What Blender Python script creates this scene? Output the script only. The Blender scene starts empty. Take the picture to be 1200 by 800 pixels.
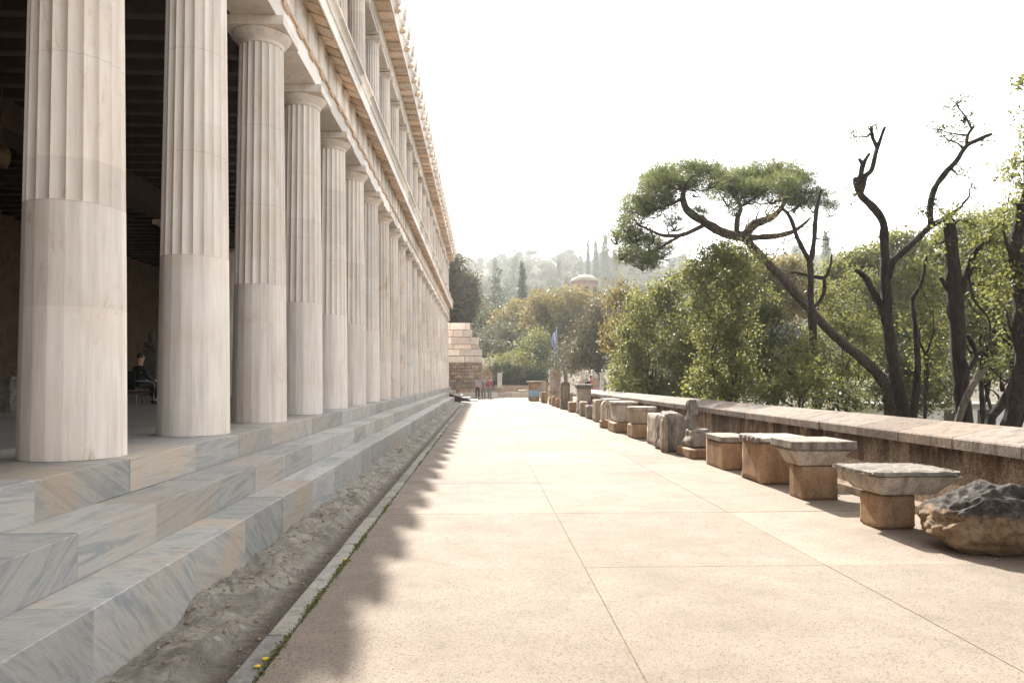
import bpy, bmesh, math, random
import numpy as np
from mathutils import Vector, Matrix, noise, Quaternion

random.seed(7); RNG = np.random.default_rng(7)
S = bpy.context.scene; COL = S.collection
R = math.radians
# ------------------------------------------------------------------ camera
F = 860.0; H = 1.5
YAW = 0.0390499; PIT = 0.0162776; SX = 0.00445; SY = 30.9
cyw, syw, cpt, spt = math.cos(YAW), math.sin(YAW), math.cos(PIT), math.sin(PIT)
FWD = (syw*cpt, cyw*cpt, spt); RGT = (cyw, -syw, 0); UPV = (-syw*spt, -cyw*spt, cpt)
def at(px, py, Y):
    """world point at distance Y seen at pixel px,py of the 1200x800 photograph (used to survey real positions)"""
    a = (px-600-SX)/F; b = -(py-400-SY)/F
    r = [FWD[i]+a*RGT[i]+b*UPV[i] for i in range(3)]; t = Y/r[1]
    return Vector((r[0]*t, Y, H+r[2]*t))
cam = bpy.data.cameras.new('camera'); co = bpy.data.objects.new('camera', cam); COL.objects.link(co)
co.location = (0, 0, H); co.rotation_euler = (math.pi/2+PIT, 0, -YAW)
cam.lens = F/1200*36; cam.sensor_width = 36; cam.shift_x = -SX/1200; cam.shift_y = SY/1200
cam.clip_start = .05; cam.clip_end = 6000
S.camera = co

# ------------------------------------------------------------------ light
EXPOSURE = 1.64
w = bpy.data.worlds.new('World'); S.world = w; w.use_nodes = True
nt = w.node_tree; nt.nodes.clear()
sk = nt.nodes.new('ShaderNodeTexSky'); sk.sky_type = 'NISHITA'; sk.sun_disc = False
sk.sun_elevation = R(36.5); sk.sun_rotation = R(-5.6); sk.air_density = 1.0; sk.dust_density = 1.6; sk.ozone_density = .6; sk.altitude = 100
hs = nt.nodes.new('ShaderNodeHueSaturation'); hs.inputs['Saturation'].default_value = .12
bg = nt.nodes.new('ShaderNodeBackground'); bg.inputs[1].default_value = .14
ow = nt.nodes.new('ShaderNodeOutputWorld')
nt.links.new(sk.outputs[0], hs.inputs['Color']); nt.links.new(hs.outputs[0], bg.inputs[0]); nt.links.new(bg.outputs[0], ow.inputs[0])
sd = Vector((-.131, 1.345, 1.0)).normalized()
sl = bpy.data.lights.new('sun', 'SUN'); so = bpy.data.objects.new('sun', sl); COL.objects.link(so)
sl.energy = 4.6; sl.angle = R(.5); sl.color = (1, .94, .85)
so.rotation_euler = sd.to_track_quat('Z', 'Y').to_euler(); so.location = (-20, 60, 60)
S.view_settings.view_transform = 'Standard'; S.view_settings.look = 'None'; S.view_settings.gamma = 1
S.view_settings.exposure = EXPOSURE; S.view_settings.use_curve_mapping = False
S.render.engine = 'CYCLES'; c = S.cycles
c.use_denoising = True
try: c.denoiser = 'OPENIMAGEDENOISE'
except Exception: pass
c.max_bounces = 7; c.diffuse_bounces = 4; c.glossy_bounces = 2; c.transmission_bounces = 3; c.transparent_max_bounces = 8; c.volume_bounces = 1
c.sample_clamp_indirect = 8; c.use_adaptive_sampling = True; c.adaptive_threshold = .015
c.caustics_reflective = False; c.caustics_refractive = False

# ------------------------------------------------------------------ helpers
def tag(o, label=None, cat=None, group=None, kind=None):
    if label: o['label'] = label
    if cat: o['category'] = cat
    if group: o['group'] = group
    if kind: o['kind'] = kind
    return o
def empty(name, loc=(0, 0, 0), label=None, cat=None, group=None, rz=0):
    o = bpy.data.objects.new(name, None); COL.objects.link(o); o.location = loc; o.rotation_euler = (0, 0, rz); o.empty_display_size = .2
    return tag(o, label, cat, group)
def link(name, me, mat, parent=None, loc=None):
    if mat and not me.materials: me.materials.append(mat)
    o = bpy.data.objects.new(name, me); COL.objects.link(o)
    if parent: o.parent = parent
    if loc is not None: o.location = loc
    return o
def children(o): return [c for c in bpy.data.objects if c.parent == o]
def copy_tree(o, parent=None, kids=None):
    c = o.copy(); COL.objects.link(c)
    if parent: c.parent = parent
    for ch in children(o): copy_tree(ch, c)
    return c
class MB:
    def __init__(s): s.v = []; s.f = []; s.c = []; s.smooth = []
    def add(s, vs, fs, col=None, smooth=False):
        b = len(s.v); s.v += [tuple(v) for v in vs]
        for f in fs: s.f.append(tuple(b+i for i in f)); s.c.append(col if col else (.5, .5, .5)); s.smooth.append(smooth)
    def box(s, x0, x1, y0, y1, z0, z1, col=None):
        s.add([(x0,y0,z0),(x1,y0,z0),(x1,y1,z0),(x0,y1,z0),(x0,y0,z1),(x1,y0,z1),(x1,y1,z1),(x0,y1,z1)],
              [(0,3,2,1),(4,5,6,7),(0,1,5,4),(1,2,6,5),(2,3,7,6),(3,0,4,7)], col)
    def chip(s, x0, x1, y0, y1, z0, z1, b=.008, col=None):
        # box with small chamfers on every edge
        xs=[x0,x0+b,x1-b,x1]; ys=[y0,y0+b,y1-b,y1]; zs=[z0,z0+b,z1-b,z1]
        bm = bmesh.new(); vs=[bm.verts.new(p) for p in [(x,y,z) for x in(x0,x1) for y in (y0,y1) for z in (z0,z1)]]
        for f in [(0,1,3,2),(4,6,7,5),(0,4,5,1),(2,3,7,6),(0,2,6,4),(1,5,7,3)]: bm.faces.new([vs[i] for i in f])
        bmesh.ops.bevel(bm, geom=list(bm.edges), offset=b, segments=1, affect='EDGES', profile=.5)
        bm.verts.index_update(); s.add([v.co[:] for v in bm.verts], [[v.index for v in f.verts] for f in bm.faces], col); bm.free()
    def worn(s, x0, x1, y0, y1, z0, z1, col=None, fine=True):
        # block along y whose outer top arris is worn and chipped
        n=max(2,int((y1-y0)/(.022 if fine else .3))); vs=[]; fs=[]
        for i in range(n+1):
            y=y0+(y1-y0)*i/n; q=noise.noise(Vector((x1*3,y*2.3,z1*5))); q2=noise.noise(Vector((x1*5,y*13,z1*9+4)))
            c_=.0035+.003*abs(q)+max(0,q2-.34)*.07*(.4+abs(q)*2); e=min(y-y0,y1-y)
            if e<.03: c_+=.010*(1-e/.03)*abs(noise.noise(Vector((y*3,z1,x1))))*2
            d=.0015*noise.noise(Vector((y*6,z1*4,2)))
            vs+=[(x0,y,z0),(x1+d,y,z0),(x1+d,y,z1-c_),(x1+d-c_*.35,y,z1-c_*.3),(x1-c_*1.1,y,z1),(x0,y,z1)]
        for i in range(n):
            for k in range(6): a=i*6+k; b=i*6+(k+1)%6; fs.append((a,b,b+6,a+6))
        fs.append((0,5,4,3,2,1)); m=n*6; fs.append((m,m+1,m+2,m+3,m+4,m+5)); s.add(vs,fs,col)
    def prism(s, poly, y0, y1, col=None):
        """polygon in x,z extruded along y"""
        n = len(poly)
        s.add([(p[0],y0,p[1]) for p in poly]+[(p[0],y1,p[1]) for p in poly],
              [tuple(range(n)), tuple(range(2*n-1,n-1,-1))]+[(i,i+n,(i+1)%n+n,(i+1)%n) for i in range(n)], col)
    def lathe(s, prof, cx=0, cy=0, seg=24, col=None, smooth=True, sx=1, sy=1):
        vs=[]; fs=[]; n=len(prof)
        for r,z in prof:
            for k in range(seg):
                a=2*math.pi*k/seg; vs.append((cx+r*sx*math.cos(a), cy+r*sy*math.sin(a), z))
        for i in range(n-1):
            for k in range(seg):
                fs.append((i*seg+k, i*seg+(k+1)%seg, (i+1)*seg+(k+1)%seg, (i+1)*seg+k))
        s.add(vs, fs, col, smooth)
        s.add([vs[k] for k in range(seg)], [tuple(range(seg-1,-1,-1))], col); s.add([vs[(n-1)*seg+k] for k in range(seg)], [tuple(range(seg))], col)
    def tube(s, pts, rad, seg=8, wob=0, col=None):
        pts=[Vector(p) for p in pts]; n=len(pts)
        if not hasattr(rad,'__len__'): rad=[rad]*n
        vs=[]; fs=[]; up=Vector((0.13,.97,.2))
        for i,p in enumerate(pts):
            d=(pts[min(i+1,n-1)]-pts[max(i-1,0)])
            if d.length<1e-6: d=Vector((0,0,1))
            d.normalize(); a=d.cross(up)
            if a.length<.05: a=d.cross(Vector((1,0,0)))
            a.normalize(); b=d.cross(a)
            for k in range(seg):
                t=2*math.pi*k/seg; r=rad[i]
                if wob: r*=1+wob*noise.noise(Vector((p.x*5+math.cos(t)*1.6,p.y*5+math.sin(t)*1.6,p.z*5)))
                vs.append(p+a*math.cos(t)*r+b*math.sin(t)*r)
        for i in range(n-1):
            for k in range(seg): fs.append((i*seg+k,i*seg+(k+1)%seg,(i+1)*seg+(k+1)%seg,(i+1)*seg+k))
        fs.append(tuple(range(seg-1,-1,-1))); fs.append(tuple((n-1)*seg+k for k in range(seg)))
        s.add(vs, fs, col, True)
    def mesh(s, name):
        me=bpy.data.meshes.new(name); me.from_pydata(s.v,[],s.f)
        at_=me.attributes.new('blk','FLOAT_COLOR','CORNER')
        arr=np.ones((len(me.loops),4),np.float32); i=0
        for f,cc in zip(s.f,s.c): arr[i:i+len(f),:3]=cc; i+=len(f)
        at_.data.foreach_set('color',arr.ravel())
        me.polygons.foreach_set('use_smooth', s.smooth); me.update(); return me
    def build(s, name, mat, parent=None, loc=None): return link(name, s.mesh(name), mat, parent, loc)
def rc(): return (random.random(), random.random(), random.random())

def stone(name, mat, parent, cx, cy, z0, sx, sy, sz, top=(1, 1), bot=(1, 1), wear=.02, amp=.008, freq=5, n=12, seed=0, rz=0, fn=None, smooth=True):
    """a worn block: subdivided box, chipped edges, noisy faces; top/bot scale its upper and lower outline"""
    bm=bmesh.new(); bmesh.ops.create_cube(bm,size=2)
    bmesh.ops.subdivide_edges(bm,edges=list(bm.edges),cuts=n,use_grid_fill=True)
    off=Vector((seed*3.7,seed*1.3,seed*2.1))
    for v in bm.verts:
        u=v.co.copy(); q=sorted([abs(u.x),abs(u.y),abs(u.z)])
        e=max(0,(q[1]-.82)/.18); t=(u.z+1)/2
        kx=bot[0]+(top[0]-bot[0])*t; ky=bot[1]+(top[1]-bot[1])*t
        p=Vector((u.x*sx/2*kx,u.y*sy/2*ky,(u.z+1)/2*sz))
        if fn: p=fn(p,u)
        nn=noise.noise(p*freq+off); m=noise.noise(p*freq*3.1+off)
        w_=wear*e**2*(1+1.4*nn)
        s_=Vector((-(u.x>0)*2+1 if abs(u.x)>.8 else 0, -(u.y>0)*2+1 if abs(u.y)>.8 else 0, (-(u.z>0)*2+1) if abs(u.z)>.8 else 0))
        if s_.length>0: s_.normalize()
        v.co=p+s_*w_-s_*(amp*nn+amp*.5*m)
    me=bpy.data.meshes.new(name); bm.to_mesh(me); bm.free()
    me.polygons.foreach_set('use_smooth',[smooth]*len(me.polygons))
    o=link(name,me,mat,parent); o.location=(cx,cy,z0); o.rotation_euler=(0,0,rz); return o

# ------------------------------------------------------------------ materials
class NT:
    def __init__(s,name):
        s.m=bpy.data.materials.new(name); s.m.use_nodes=True; s.t=s.m.node_tree; s.t.nodes.clear()
        s.out=s.t.nodes.new('ShaderNodeOutputMaterial'); s.p=s.n('ShaderNodeBsdfPrincipled'); s.l(s.p,0,s.out,0)
        s.p.inputs['Specular IOR Level'].default_value=.3
    def n(s,t,**kw):
        x=s.t.nodes.new(t)
        for k,v in kw.items():
            if k in x.inputs.keys(): s.set(x.inputs[k],v)
            else: setattr(x,k,v)
        return x
    def set(s,sock,v):
        if isinstance(v,bpy.types.NodeSocket): s.t.links.new(v,sock)
        else: sock.default_value=v
    def l(s,a,i,b,j): s.t.links.new(a.outputs[i],b.inputs[j])
    def coords(s,rand=True,scale=(1,1,1),attr=False):
        tc=s.n('ShaderNodeTexCoord'); mp=s.n('ShaderNodeMapping'); mp.inputs['Scale'].default_value=scale
        s.l(tc,'Object',mp,'Vector')
        if rand:
            oi=s.n('ShaderNodeObjectInfo'); mu=s.n('ShaderNodeMath',operation='MULTIPLY'); mu.inputs[1].default_value=37; s.l(oi,'Random',mu,0)
            cb=s.n('ShaderNodeCombineXYZ'); s.l(mu,0,cb,0); s.l(mu,0,cb,1); s.l(mu,0,cb,2); s.l(cb,0,mp,'Location')
        if attr:
            a=s.n('ShaderNodeAttribute',attribute_name='blk'); v=s.n('ShaderNodeVectorMath',operation='SCALE'); v.inputs['Scale'].default_value=40
            s.l(a,'Color',v,0); ad=s.n('ShaderNodeVectorMath',operation='ADD'); s.l(mp,0,ad,0); s.l(v,0,ad,1); return ad.outputs[0]
        return mp.outputs[0]
    def noise(s,vec,scale,detail=5,rough=.6,dist=0):
        x=s.n('ShaderNodeTexNoise',Vector=vec,Scale=scale,Detail=detail,Roughness=rough,Distortion=dist); return x.outputs['Fac']
    def ramp(s,fac,stops):
        r=s.n('ShaderNodeValToRGB',Fac=fac); e=r.color_ramp.elements
        while len(e)<len(stops): e.new(.5)
        for k,(p,c_) in enumerate(stops):
            e[k].position=p; e[k].color=(*c_,1) if len(c_)==3 else c_
        return r.outputs[0]
    def mix(s,f,a,b,mode='MIX'):
        x=s.n('ShaderNodeMix',data_type='RGBA',blend_type=mode); s.set(x.inputs[0],f)
        for k,v in ((6,a),(7,b)): s.set(x.inputs[k],(*v,1) if isinstance(v,tuple) and len(v)==3 else v)
        return x.outputs[2]
    def math(s,op,a,b=0):
        x=s.n('ShaderNodeMath',operation=op); s.set(x.inputs[0],a); s.set(x.inputs[1],b); return x.outputs[0]
    def rng(s,v,a,b,c_=0,d=1):
        x=s.n('ShaderNodeMapRange'); s.set(x.inputs[0],v)
        for i,k in enumerate((a,b,c_,d)): x.inputs[1+i].default_value=k
        return x.outputs[0]
    def bump(s,h,dist=.01,strength=.6,prev=None):
        b=s.n('ShaderNodeBump',Height=h,Distance=dist,Strength=strength)
        if prev: s.t.links.new(prev,b.inputs['Normal'])
        return b.outputs[0]
    def done(s,col,rough=.75,normal=None):
        s.set(s.p.inputs['Base Color'],(*col,1) if isinstance(col,tuple) and len(col)==3 else col); s.set(s.p.inputs['Roughness'],rough)
        if normal: s.t.links.new(normal,s.p.inputs['Normal'])
        return s.m
M={}
def stonemat(key,c1,c2,c3=None,sc=2.0,dark=(.05,.043,.038),darkamt=.25,bumpd=.012,drip=False,rough=.85,attr=False,fine=26):
    t=NT(key); v=t.coords(attr=attr)
    n1=t.noise(v,sc,6,.62,.3); col=t.ramp(n1,[(.3,c1),(.55,c2),(.75,c3 or c1)])
    n2=t.noise(v,fine,5,.7); col=t.mix(.5,col,t.ramp(n2,[(.3,(.25,.25,.25)),(.75,(.8,.8,.8))]),'OVERLAY')
    n4=t.noise(v,fine*4,4,.8); col=t.mix(.35,col,t.ramp(n4,[(.35,(.2,.2,.2)),(.65,(.8,.8,.8))]),'OVERLAY')
    vv=v
    if drip:
        mp=t.n('ShaderNodeMapping',Vector=v); mp.inputs['Scale'].default_value=(1,1,.16); vv=mp.outputs[0]
    n3=t.noise(vv,sc*2.3,6,.7,.4); f=t.rng(n3,.62-darkamt*.35,.74,0,.85)
    col=t.mix(f,col,dark)
    b=t.bump(t.noise(v,fine*1.3,8,.75),bumpd*.5,.6); b=t.bump(t.noise(v,sc*3,6,.7),bumpd*2,.55,b)
    if attr:
        a=t.n('ShaderNodeAttribute',attribute_name='blk'); sp=t.n('ShaderNodeSeparateColor'); t.l(a,'Color',sp,0)
        h=t.n('ShaderNodeHueSaturation',Color=col); t.set(h.inputs['Value'],t.rng(sp.outputs[0],0,1,.72,1.25)); t.set(h.inputs['Saturation'],t.rng(sp.outputs[1],0,1,.7,1.25)); col=h.outputs[0]
    M[key]=t.done(col,rough,b); return M[key]

# veined blue-grey step marble
t=NT('step_marble'); a=t.n('ShaderNodeAttribute',attribute_name='blk'); sp=t.n('ShaderNodeSeparateColor'); t.l(a,'Color',sp,0)
v=t.coords(False,attr=True)
vr=t.n('ShaderNodeVectorRotate',Vector=v,rotation_type='AXIS_ANGLE'); vr.inputs['Axis'].default_value=(.9,.1,.3)
t.set(vr.inputs['Angle'],t.math('MULTIPLY',t.math('POWER',t.rng(sp.outputs[2],0,1,-.92,.92),3.0),1.0)); v2=vr.outputs[0]
mp=t.n('ShaderNodeMapping',Vector=v2); mp.inputs['Scale'].default_value=(1.6,.38,5.2)
n1=t.noise(mp.outputs[0],1.5,8,.68,1.1); n2=t.noise(mp.outputs[0],4.5,8,.72,.8); n3=t.noise(v,1.3,4,.5,.6)
col=t.ramp(n1,[(.30,(.22,.23,.235)),(.41,(.30,.305,.30)),(.49,(.40,.39,.365)),(.55,(.345,.34,.32)),(.63,(.235,.255,.27)),(.75,(.39,.375,.35))])
col=t.mix(t.rng(n2,.55,.72,0,.4),col,(.15,.16,.18)); col=t.mix(t.rng(n2,.47,.36,0,.35),col,(.42,.39,.36))
warm=t.math('MULTIPLY',t.rng(n3,.38,.66,0,.55),t.rng(sp.outputs[1],.2,.8,0,1)); col=t.mix(warm,col,(.46,.335,.22))
dirt=t.noise(v,14,6,.75); col=t.mix(t.rng(dirt,.63,.76,0,.55),col,(.12,.105,.09))
pk=t.math('MULTIPLY',t.rng(t.noise(v,2.3,5,.6,.8),.63,.72,0,.8),t.rng(sp.outputs[0],.6,.8,0,1)); col=t.mix(pk,col,(.42,.16,.10))
hv=t.n('ShaderNodeHueSaturation',Color=col); t.set(hv.inputs['Value'],t.rng(sp.outputs[0],0,1,.86,1.22))
b=t.bump(t.noise(v,38,6,.7),.004,.6); b=t.bump(n2,.008,.35,b); M['step']=t.done(hv.outputs[0],.48,b)

# column marble
def colmat(key,base,tan,rings):
    t=NT(key); v=t.coords(True); mp=t.n('ShaderNodeMapping',Vector=v); mp.inputs['Scale'].default_value=(1,1,.07)
    n1=t.noise(mp.outputs[0],7,6,.65,.2); n2=t.noise(v,1.6,5,.6,.5); n3=t.noise(mp.outputs[0],22,4,.6); n4=t.noise(v,3.4,8,.78,1.5)
    col=t.ramp(n1,[(.28,tuple(x*.74 for x in base)),(.5,base),(.72,tuple(min(1,x*1.14) for x in base))])
    col=t.mix(t.rng(n2,.42,.68,0,.6),col,tan); col=t.mix(t.rng(n3,.5,.72,0,.3),col,tuple(x*.6 for x in base))
    mp2=t.n('ShaderNodeMapping',Vector=v); mp2.inputs['Scale'].default_value=(1,1,.3)
    n5=t.noise(mp2.outputs[0],4.2,10,.74,1.6)
    oi=t.n('ShaderNodeObjectInfo')
    vein=t.math('MULTIPLY',t.rng(n5,.56,.65,0,.85),t.rng(n2,.44,.58,0,1)); vein=t.math('MULTIPLY',vein,t.rng(oi.outputs['Random'],.25,.8,.12,1)); col=t.mix(vein,col,(.34,.205,.11))
    grey=t.rng(n4,.60,.74,0,.35); col=t.mix(grey,col,(.36,.36,.38))
    tc=t.n('ShaderNodeTexCoord'); sx_=t.n('ShaderNodeSeparateXYZ'); t.l(tc,'Object',sx_,0)
    wz=t.math('ADD',sx_.outputs[2],t.math('MULTIPLY',n4,.015))
    for z in rings:
        d=t.math('ABSOLUTE',t.math('SUBTRACT',wz,z)); col=t.mix(t.rng(d,.002,.006,.32,0),col,(.30,.25,.21))
    # each drum a slightly different marble
    dr=t.math('FLOOR',t.math('DIVIDE',t.math('SUBTRACT',sx_.outputs[2],.02),1.17)); wn=t.n('ShaderNodeTexWhiteNoise',noise_dimensions='2D')
    cb=t.n('ShaderNodeCombineXYZ'); t.set(cb.inputs[0],dr); t.l(oi,'Random',cb,1); t.t.links.new(cb.outputs[0],wn.inputs['Vector'])
    h=t.n('ShaderNodeHueSaturation',Color=col); t.set(h.inputs['Value'],t.rng(wn.outputs[0],0,1,.9,1.07)); t.set(h.inputs['Saturation'],t.rng(oi.outputs['Random'],0,1,.8,1.15)); col=h.outputs[0]
    b=t.bump(t.noise(v,45,6,.7),.003,.5); b=t.bump(n4,.006,.25,b); M[key]=t.done(col,.6,b)
colmat('column',(.80,.72,.65),(.72,.60,.49),(2.02,3.19,4.36))
colmat('column_plain',(.78,.695,.615),(.72,.60,.49),(3.19,))
stonemat('entab',(.76,.68,.60),(.82,.77,.72),(.76,.66,.56),1.6,(.58,.40,.26),.12,.004,rough=.65,attr=True,fine=12)
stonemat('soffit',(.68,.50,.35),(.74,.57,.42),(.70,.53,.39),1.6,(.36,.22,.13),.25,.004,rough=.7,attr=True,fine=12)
stonemat('kerb_stone',(.23,.21,.18),(.29,.27,.23),(.18,.165,.14),3,(.06,.055,.04),.25,.01,attr=True)
stonemat('limestone',(.31,.18,.09),(.37,.235,.135),(.26,.145,.07),1.6,(.07,.045,.03),.6,.006,drip=True)
stonemat('limestone_pale',(.30,.22,.155),(.37,.29,.21),(.25,.18,.12),2.4,(.10,.07,.05),.42,.014,drip=True)
stonemat('old_marble',(.20,.17,.14),(.33,.28,.235),(.26,.195,.14),3.2,(.025,.022,.02),.8,.010,drip=True)
stonemat('clean_marble',(.36,.30,.24),(.43,.37,.31),(.31,.24,.175),3.0,(.08,.06,.05),.4,.008,drip=True)
stonemat('dark_stone',(.13,.12,.105),(.24,.21,.17),(.17,.15,.12),4,(.04,.04,.04),.5,.02)
stonemat('coping',(.15,.113,.085),(.19,.148,.115),(.12,.088,.064),2.6,(.035,.027,.02),.42,.014,attr=True,drip=True)
stonemat('rubble',(.31,.225,.16),(.44,.34,.26),(.22,.165,.12),1.6,(.10,.07,.05),.35,.05,attr=True,fine=9)
stonemat('pink_block',(.60,.50,.43),(.70,.60,.52),(.55,.44,.37),1.1,(.25,.17,.12),.15,.02,attr=True,fine=7)
stonemat('brick',(.34,.17,.11),(.44,.26,.18),(.30,.19,.13),2,(.10,.07,.05),.2,.02,attr=True,fine=9)
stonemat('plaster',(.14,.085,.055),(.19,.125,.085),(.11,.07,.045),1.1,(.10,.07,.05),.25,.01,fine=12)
stonemat('interior_floor',(.22,.215,.20),(.30,.29,.27),(.2,.195,.185),.8,(.1,.1,.1),.1,.002,rough=.35,fine=8)
stonemat('white_ruin',(.6,.55,.48),(.7,.66,.6),(.5,.45,.38),1.2,(.2,.17,.14),.2,.02)
def flat(key,c_,rough=.7,sc=8,var=.25,metal=0,bumpd=.003):
    t=NT(key); v=t.coords(); col=t.ramp(t.noise(v,sc,5,.6),[(.3,tuple(x*(1-var) for x in c_)),(.7,tuple(min(1,x*(1+var)) for x in c_))])
    t.p.inputs['Metallic'].default_value=metal; M[key]=t.done(col,rough,t.bump(t.noise(v,sc*4,4),bumpd,.5)); return M[key]
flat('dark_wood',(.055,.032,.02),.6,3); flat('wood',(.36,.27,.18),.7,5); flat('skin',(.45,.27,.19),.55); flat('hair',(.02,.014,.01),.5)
flat('lilac',(.40,.30,.36),.85); flat('black_cloth',(.02,.02,.024),.85); flat('grey_cloth',(.2,.2,.2),.85); flat('red_cloth',(.30,.08,.08),.85,30,.6); flat('pink_cloth',(.6,.14,.16),.85)
flat('bronze',(.12,.07,.03),.5,9,.3,.5); flat('white_paint',(.55,.53,.50),.5); flat('blue_panel',(.22,.34,.42),.5,4,.1); flat('flag_blue',(.06,.13,.42),.8); flat('flag_white',(.75,.76,.78),.8)
flat('roof_tile',(.42,.26,.17),.8,2.5); flat('gap_dark',(.06,.05,.035),.9,20,.5); flat('moss_gap',(.15,.12,.06),.95,30,.5); flat('steel',(.25,.25,.25),.4,5,.2,.8)
flat('yellow_leaf',(.62,.42,.03),.7,20,.3)

# boulder: ochre limestone with a black lichen crust over its upper side
t=NT('boulder'); v=t.coords(False); g=t.n('ShaderNodeTexCoord'); sx_=t.n('ShaderNodeSeparateXYZ'); t.l(g,'Object',sx_,0)
n1=t.noise(v,4,8,.7,.5); n2=t.noise(v,16,8,.75,.3)
col=t.ramp(n1,[(.3,(.17,.10,.05)),(.5,(.27,.18,.10)),(.7,(.34,.25,.16))]); col=t.mix(t.rng(n2,.46,.64,0,.85),col,(.075,.05,.033))
msk=t.math('ADD',t.math('MULTIPLY',sx_.outputs[2],2.9),t.math('MULTIPLY',n1,1.25)); crust=t.ramp(n2,[(.38,(.018,.017,.017)),(.52,(.045,.04,.038)),(.59,(.11,.095,.08)),(.70,(.26,.22,.18))])
col=t.mix(t.rng(msk,1.62,1.72,0,.95),col,crust)
b=t.bump(n2,.03,.9); b=t.bump(t.noise(v,50,6,.8),.008,.8,b); M['boulder']=t.done(col,.85,b)

# pavement: exposed aggregate concrete
t=NT('pavement'); v=t.coords(False)
n1=t.noise(v,.55,6,.6,.4); n2=t.noise(v,110,4,.8); n3=t.noise(v,2.6,7,.7); vo=t.n('ShaderNodeTexVoronoi',Vector=v,Scale=95.0)
col=t.ramp(n1,[(.3,(.215,.172,.135)),(.5,(.248,.202,.160)),(.7,(.275,.228,.183))])
col=t.mix(.5,col,t.ramp(n3,[(.3,(.35,.35,.35)),(.7,(.66,.66,.66))]),'OVERLAY')
col=t.mix(.45,col,t.ramp(n2,[(.32,(.1,.1,.1)),(.5,(.5,.5,.5)),(.68,(.95,.95,.95))]),'OVERLAY')
cs=t.n('ShaderNodeSeparateColor'); t.l(vo,'Color',cs,0); col=t.mix(t.rng(cs.outputs[0],.86,.9,0,.55),col,(.10,.07,.055)); col=t.mix(t.rng(cs.outputs[1],.92,.95,0,.3),col,(.34,.29,.24))
a=t.n('ShaderNodeAttribute',attribute_name='blk'); sp=t.n('ShaderNodeSeparateColor'); t.l(a,'Color',sp,0)
h=t.n('ShaderNodeHueSaturation',Color=col); t.set(h.inputs['Value'],t.rng(sp.outputs[0],0,1,.86,1.08)); col=h.outputs[0]
st=t.noise(v,1.1,8,.72,1.0); col=t.mix(t.rng(st,.56,.72,0,.4),col,(.13,.10,.075))
cr=t.n('ShaderNodeTexVoronoi',feature='DISTANCE_TO_EDGE',Scale=.33); nz=t.n('ShaderNodeTexNoise',Vector=v,Scale=1.6,Detail=8.0,Roughness=.7); sc_=t.n('ShaderNodeVectorMath',operation='SCALE'); sc_.inputs['Scale'].default_value=.9; t.l(nz,'Color',sc_,0); av=t.n('ShaderNodeVectorMath',operation='ADD'); t.t.links.new(v,av.inputs[0]); t.l(sc_,0,av,1); t.l(av,0,cr,'Vector')
col=t.mix(t.math('MULTIPLY',t.rng(cr.outputs['Distance'],.0,.0022,.6,0),t.rng(n1,.52,.56,0,1)),col,(.06,.045,.03))
b=t.bump(n2,.004,.7); b=t.bump(t.noise(v,6,6,.6),.004,.4,b); M['pavement']=t.done(col,.9,b)

# rock cut gutter
t=NT('gutter_rock'); v=t.coords(False); sx_=t.n('ShaderNodeSeparateXYZ'); tcc=t.n('ShaderNodeTexCoord'); t.l(tcc,'Object',sx_,0)
n1=t.noise(v,2.2,8,.7,.7); n2=t.noise(v,11,8,.75,.8); n3=t.noise(v,40,5,.7)
col=t.ramp(n1,[(.3,(.19,.165,.135)),(.46,(.29,.26,.215)),(.58,(.41,.37,.31)),(.70,(.27,.235,.19))])
col=t.mix(t.rng(n2,.56,.68,0,.75),col,(.085,.07,.055)); col=t.mix(t.rng(n2,.44,.34,0,.6),col,(.42,.37,.31))
vc=t.n('ShaderNodeTexVoronoi',feature='DISTANCE_TO_EDGE',Scale=3.2); wv=t.n('ShaderNodeVectorMath',operation='ADD'); t.t.links.new(v,wv.inputs[0]); nz=t.n('ShaderNodeTexNoise',Vector=v,Scale=5.0,Detail=5.0); nsc=t.n('ShaderNodeVectorMath',operation='SCALE'); nsc.inputs['Scale'].default_value=.16; t.l(nz,'Color',nsc,0); t.l(nsc,0,wv,1); t.l(wv,0,vc,'Vector')
col=t.mix(t.math('MULTIPLY',t.rng(vc.outputs['Distance'],.0,.035,.75,0),t.rng(n1,.45,.6,0,1)),col,(.07,.055,.045))
ch=t.rng(t.math('ADD',sx_.outputs[0],t.math('MULTIPLY',n1,.16)),-1.46,-1.34,0,1); col=t.mix(ch,col,t.ramp(n3,[(.3,(.10,.08,.06)),(.7,(.19,.155,.12))]))
b=t.bump(n3,.006,.6); b=t.bump(n2,.05,1.0,b); b=t.bump(t.rng(vc.outputs['Distance'],0,.2,0,1),.03,.5,b); M['gutter']=t.done(col,.85,b)

# parapet stucco with vertical run-off stains
t=NT('stained_stucco'); v=t.coords(False); mp=t.n('ShaderNodeMapping',Vector=v); mp.inputs['Scale'].default_value=(1,1,.22)
n1=t.noise(mp.outputs[0],3.3,7,.7,.4); n2=t.noise(v,48,4,.7); n3=t.noise(v,1.3,4,.6)
col=t.ramp(n1,[(.30,(.05,.033,.022)),(.42,(.13,.082,.052)),(.52,(.23,.155,.10)),(.68,(.32,.24,.165))])
col=t.mix(t.rng(n3,.5,.68,0,.6),col,(.34,.27,.20)); col=t.mix(.9,col,t.ramp(n2,[(.35,(.12,.12,.12)),(.65,(.85,.85,.85))]),'OVERLAY')
sz=t.n('ShaderNodeSeparateXYZ'); tcc=t.n('ShaderNodeTexCoord'); t.l(tcc,'Object',sz,0)
stn=t.math('MULTIPLY',t.rng(sz.outputs[2],.35,.72,0,1),t.rng(n1,.6,.42,0,.85)); col=t.mix(stn,col,(.045,.03,.022))
b=t.bump(n2,.014,.9); M['stucco']=t.done(col,.95,b)

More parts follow.
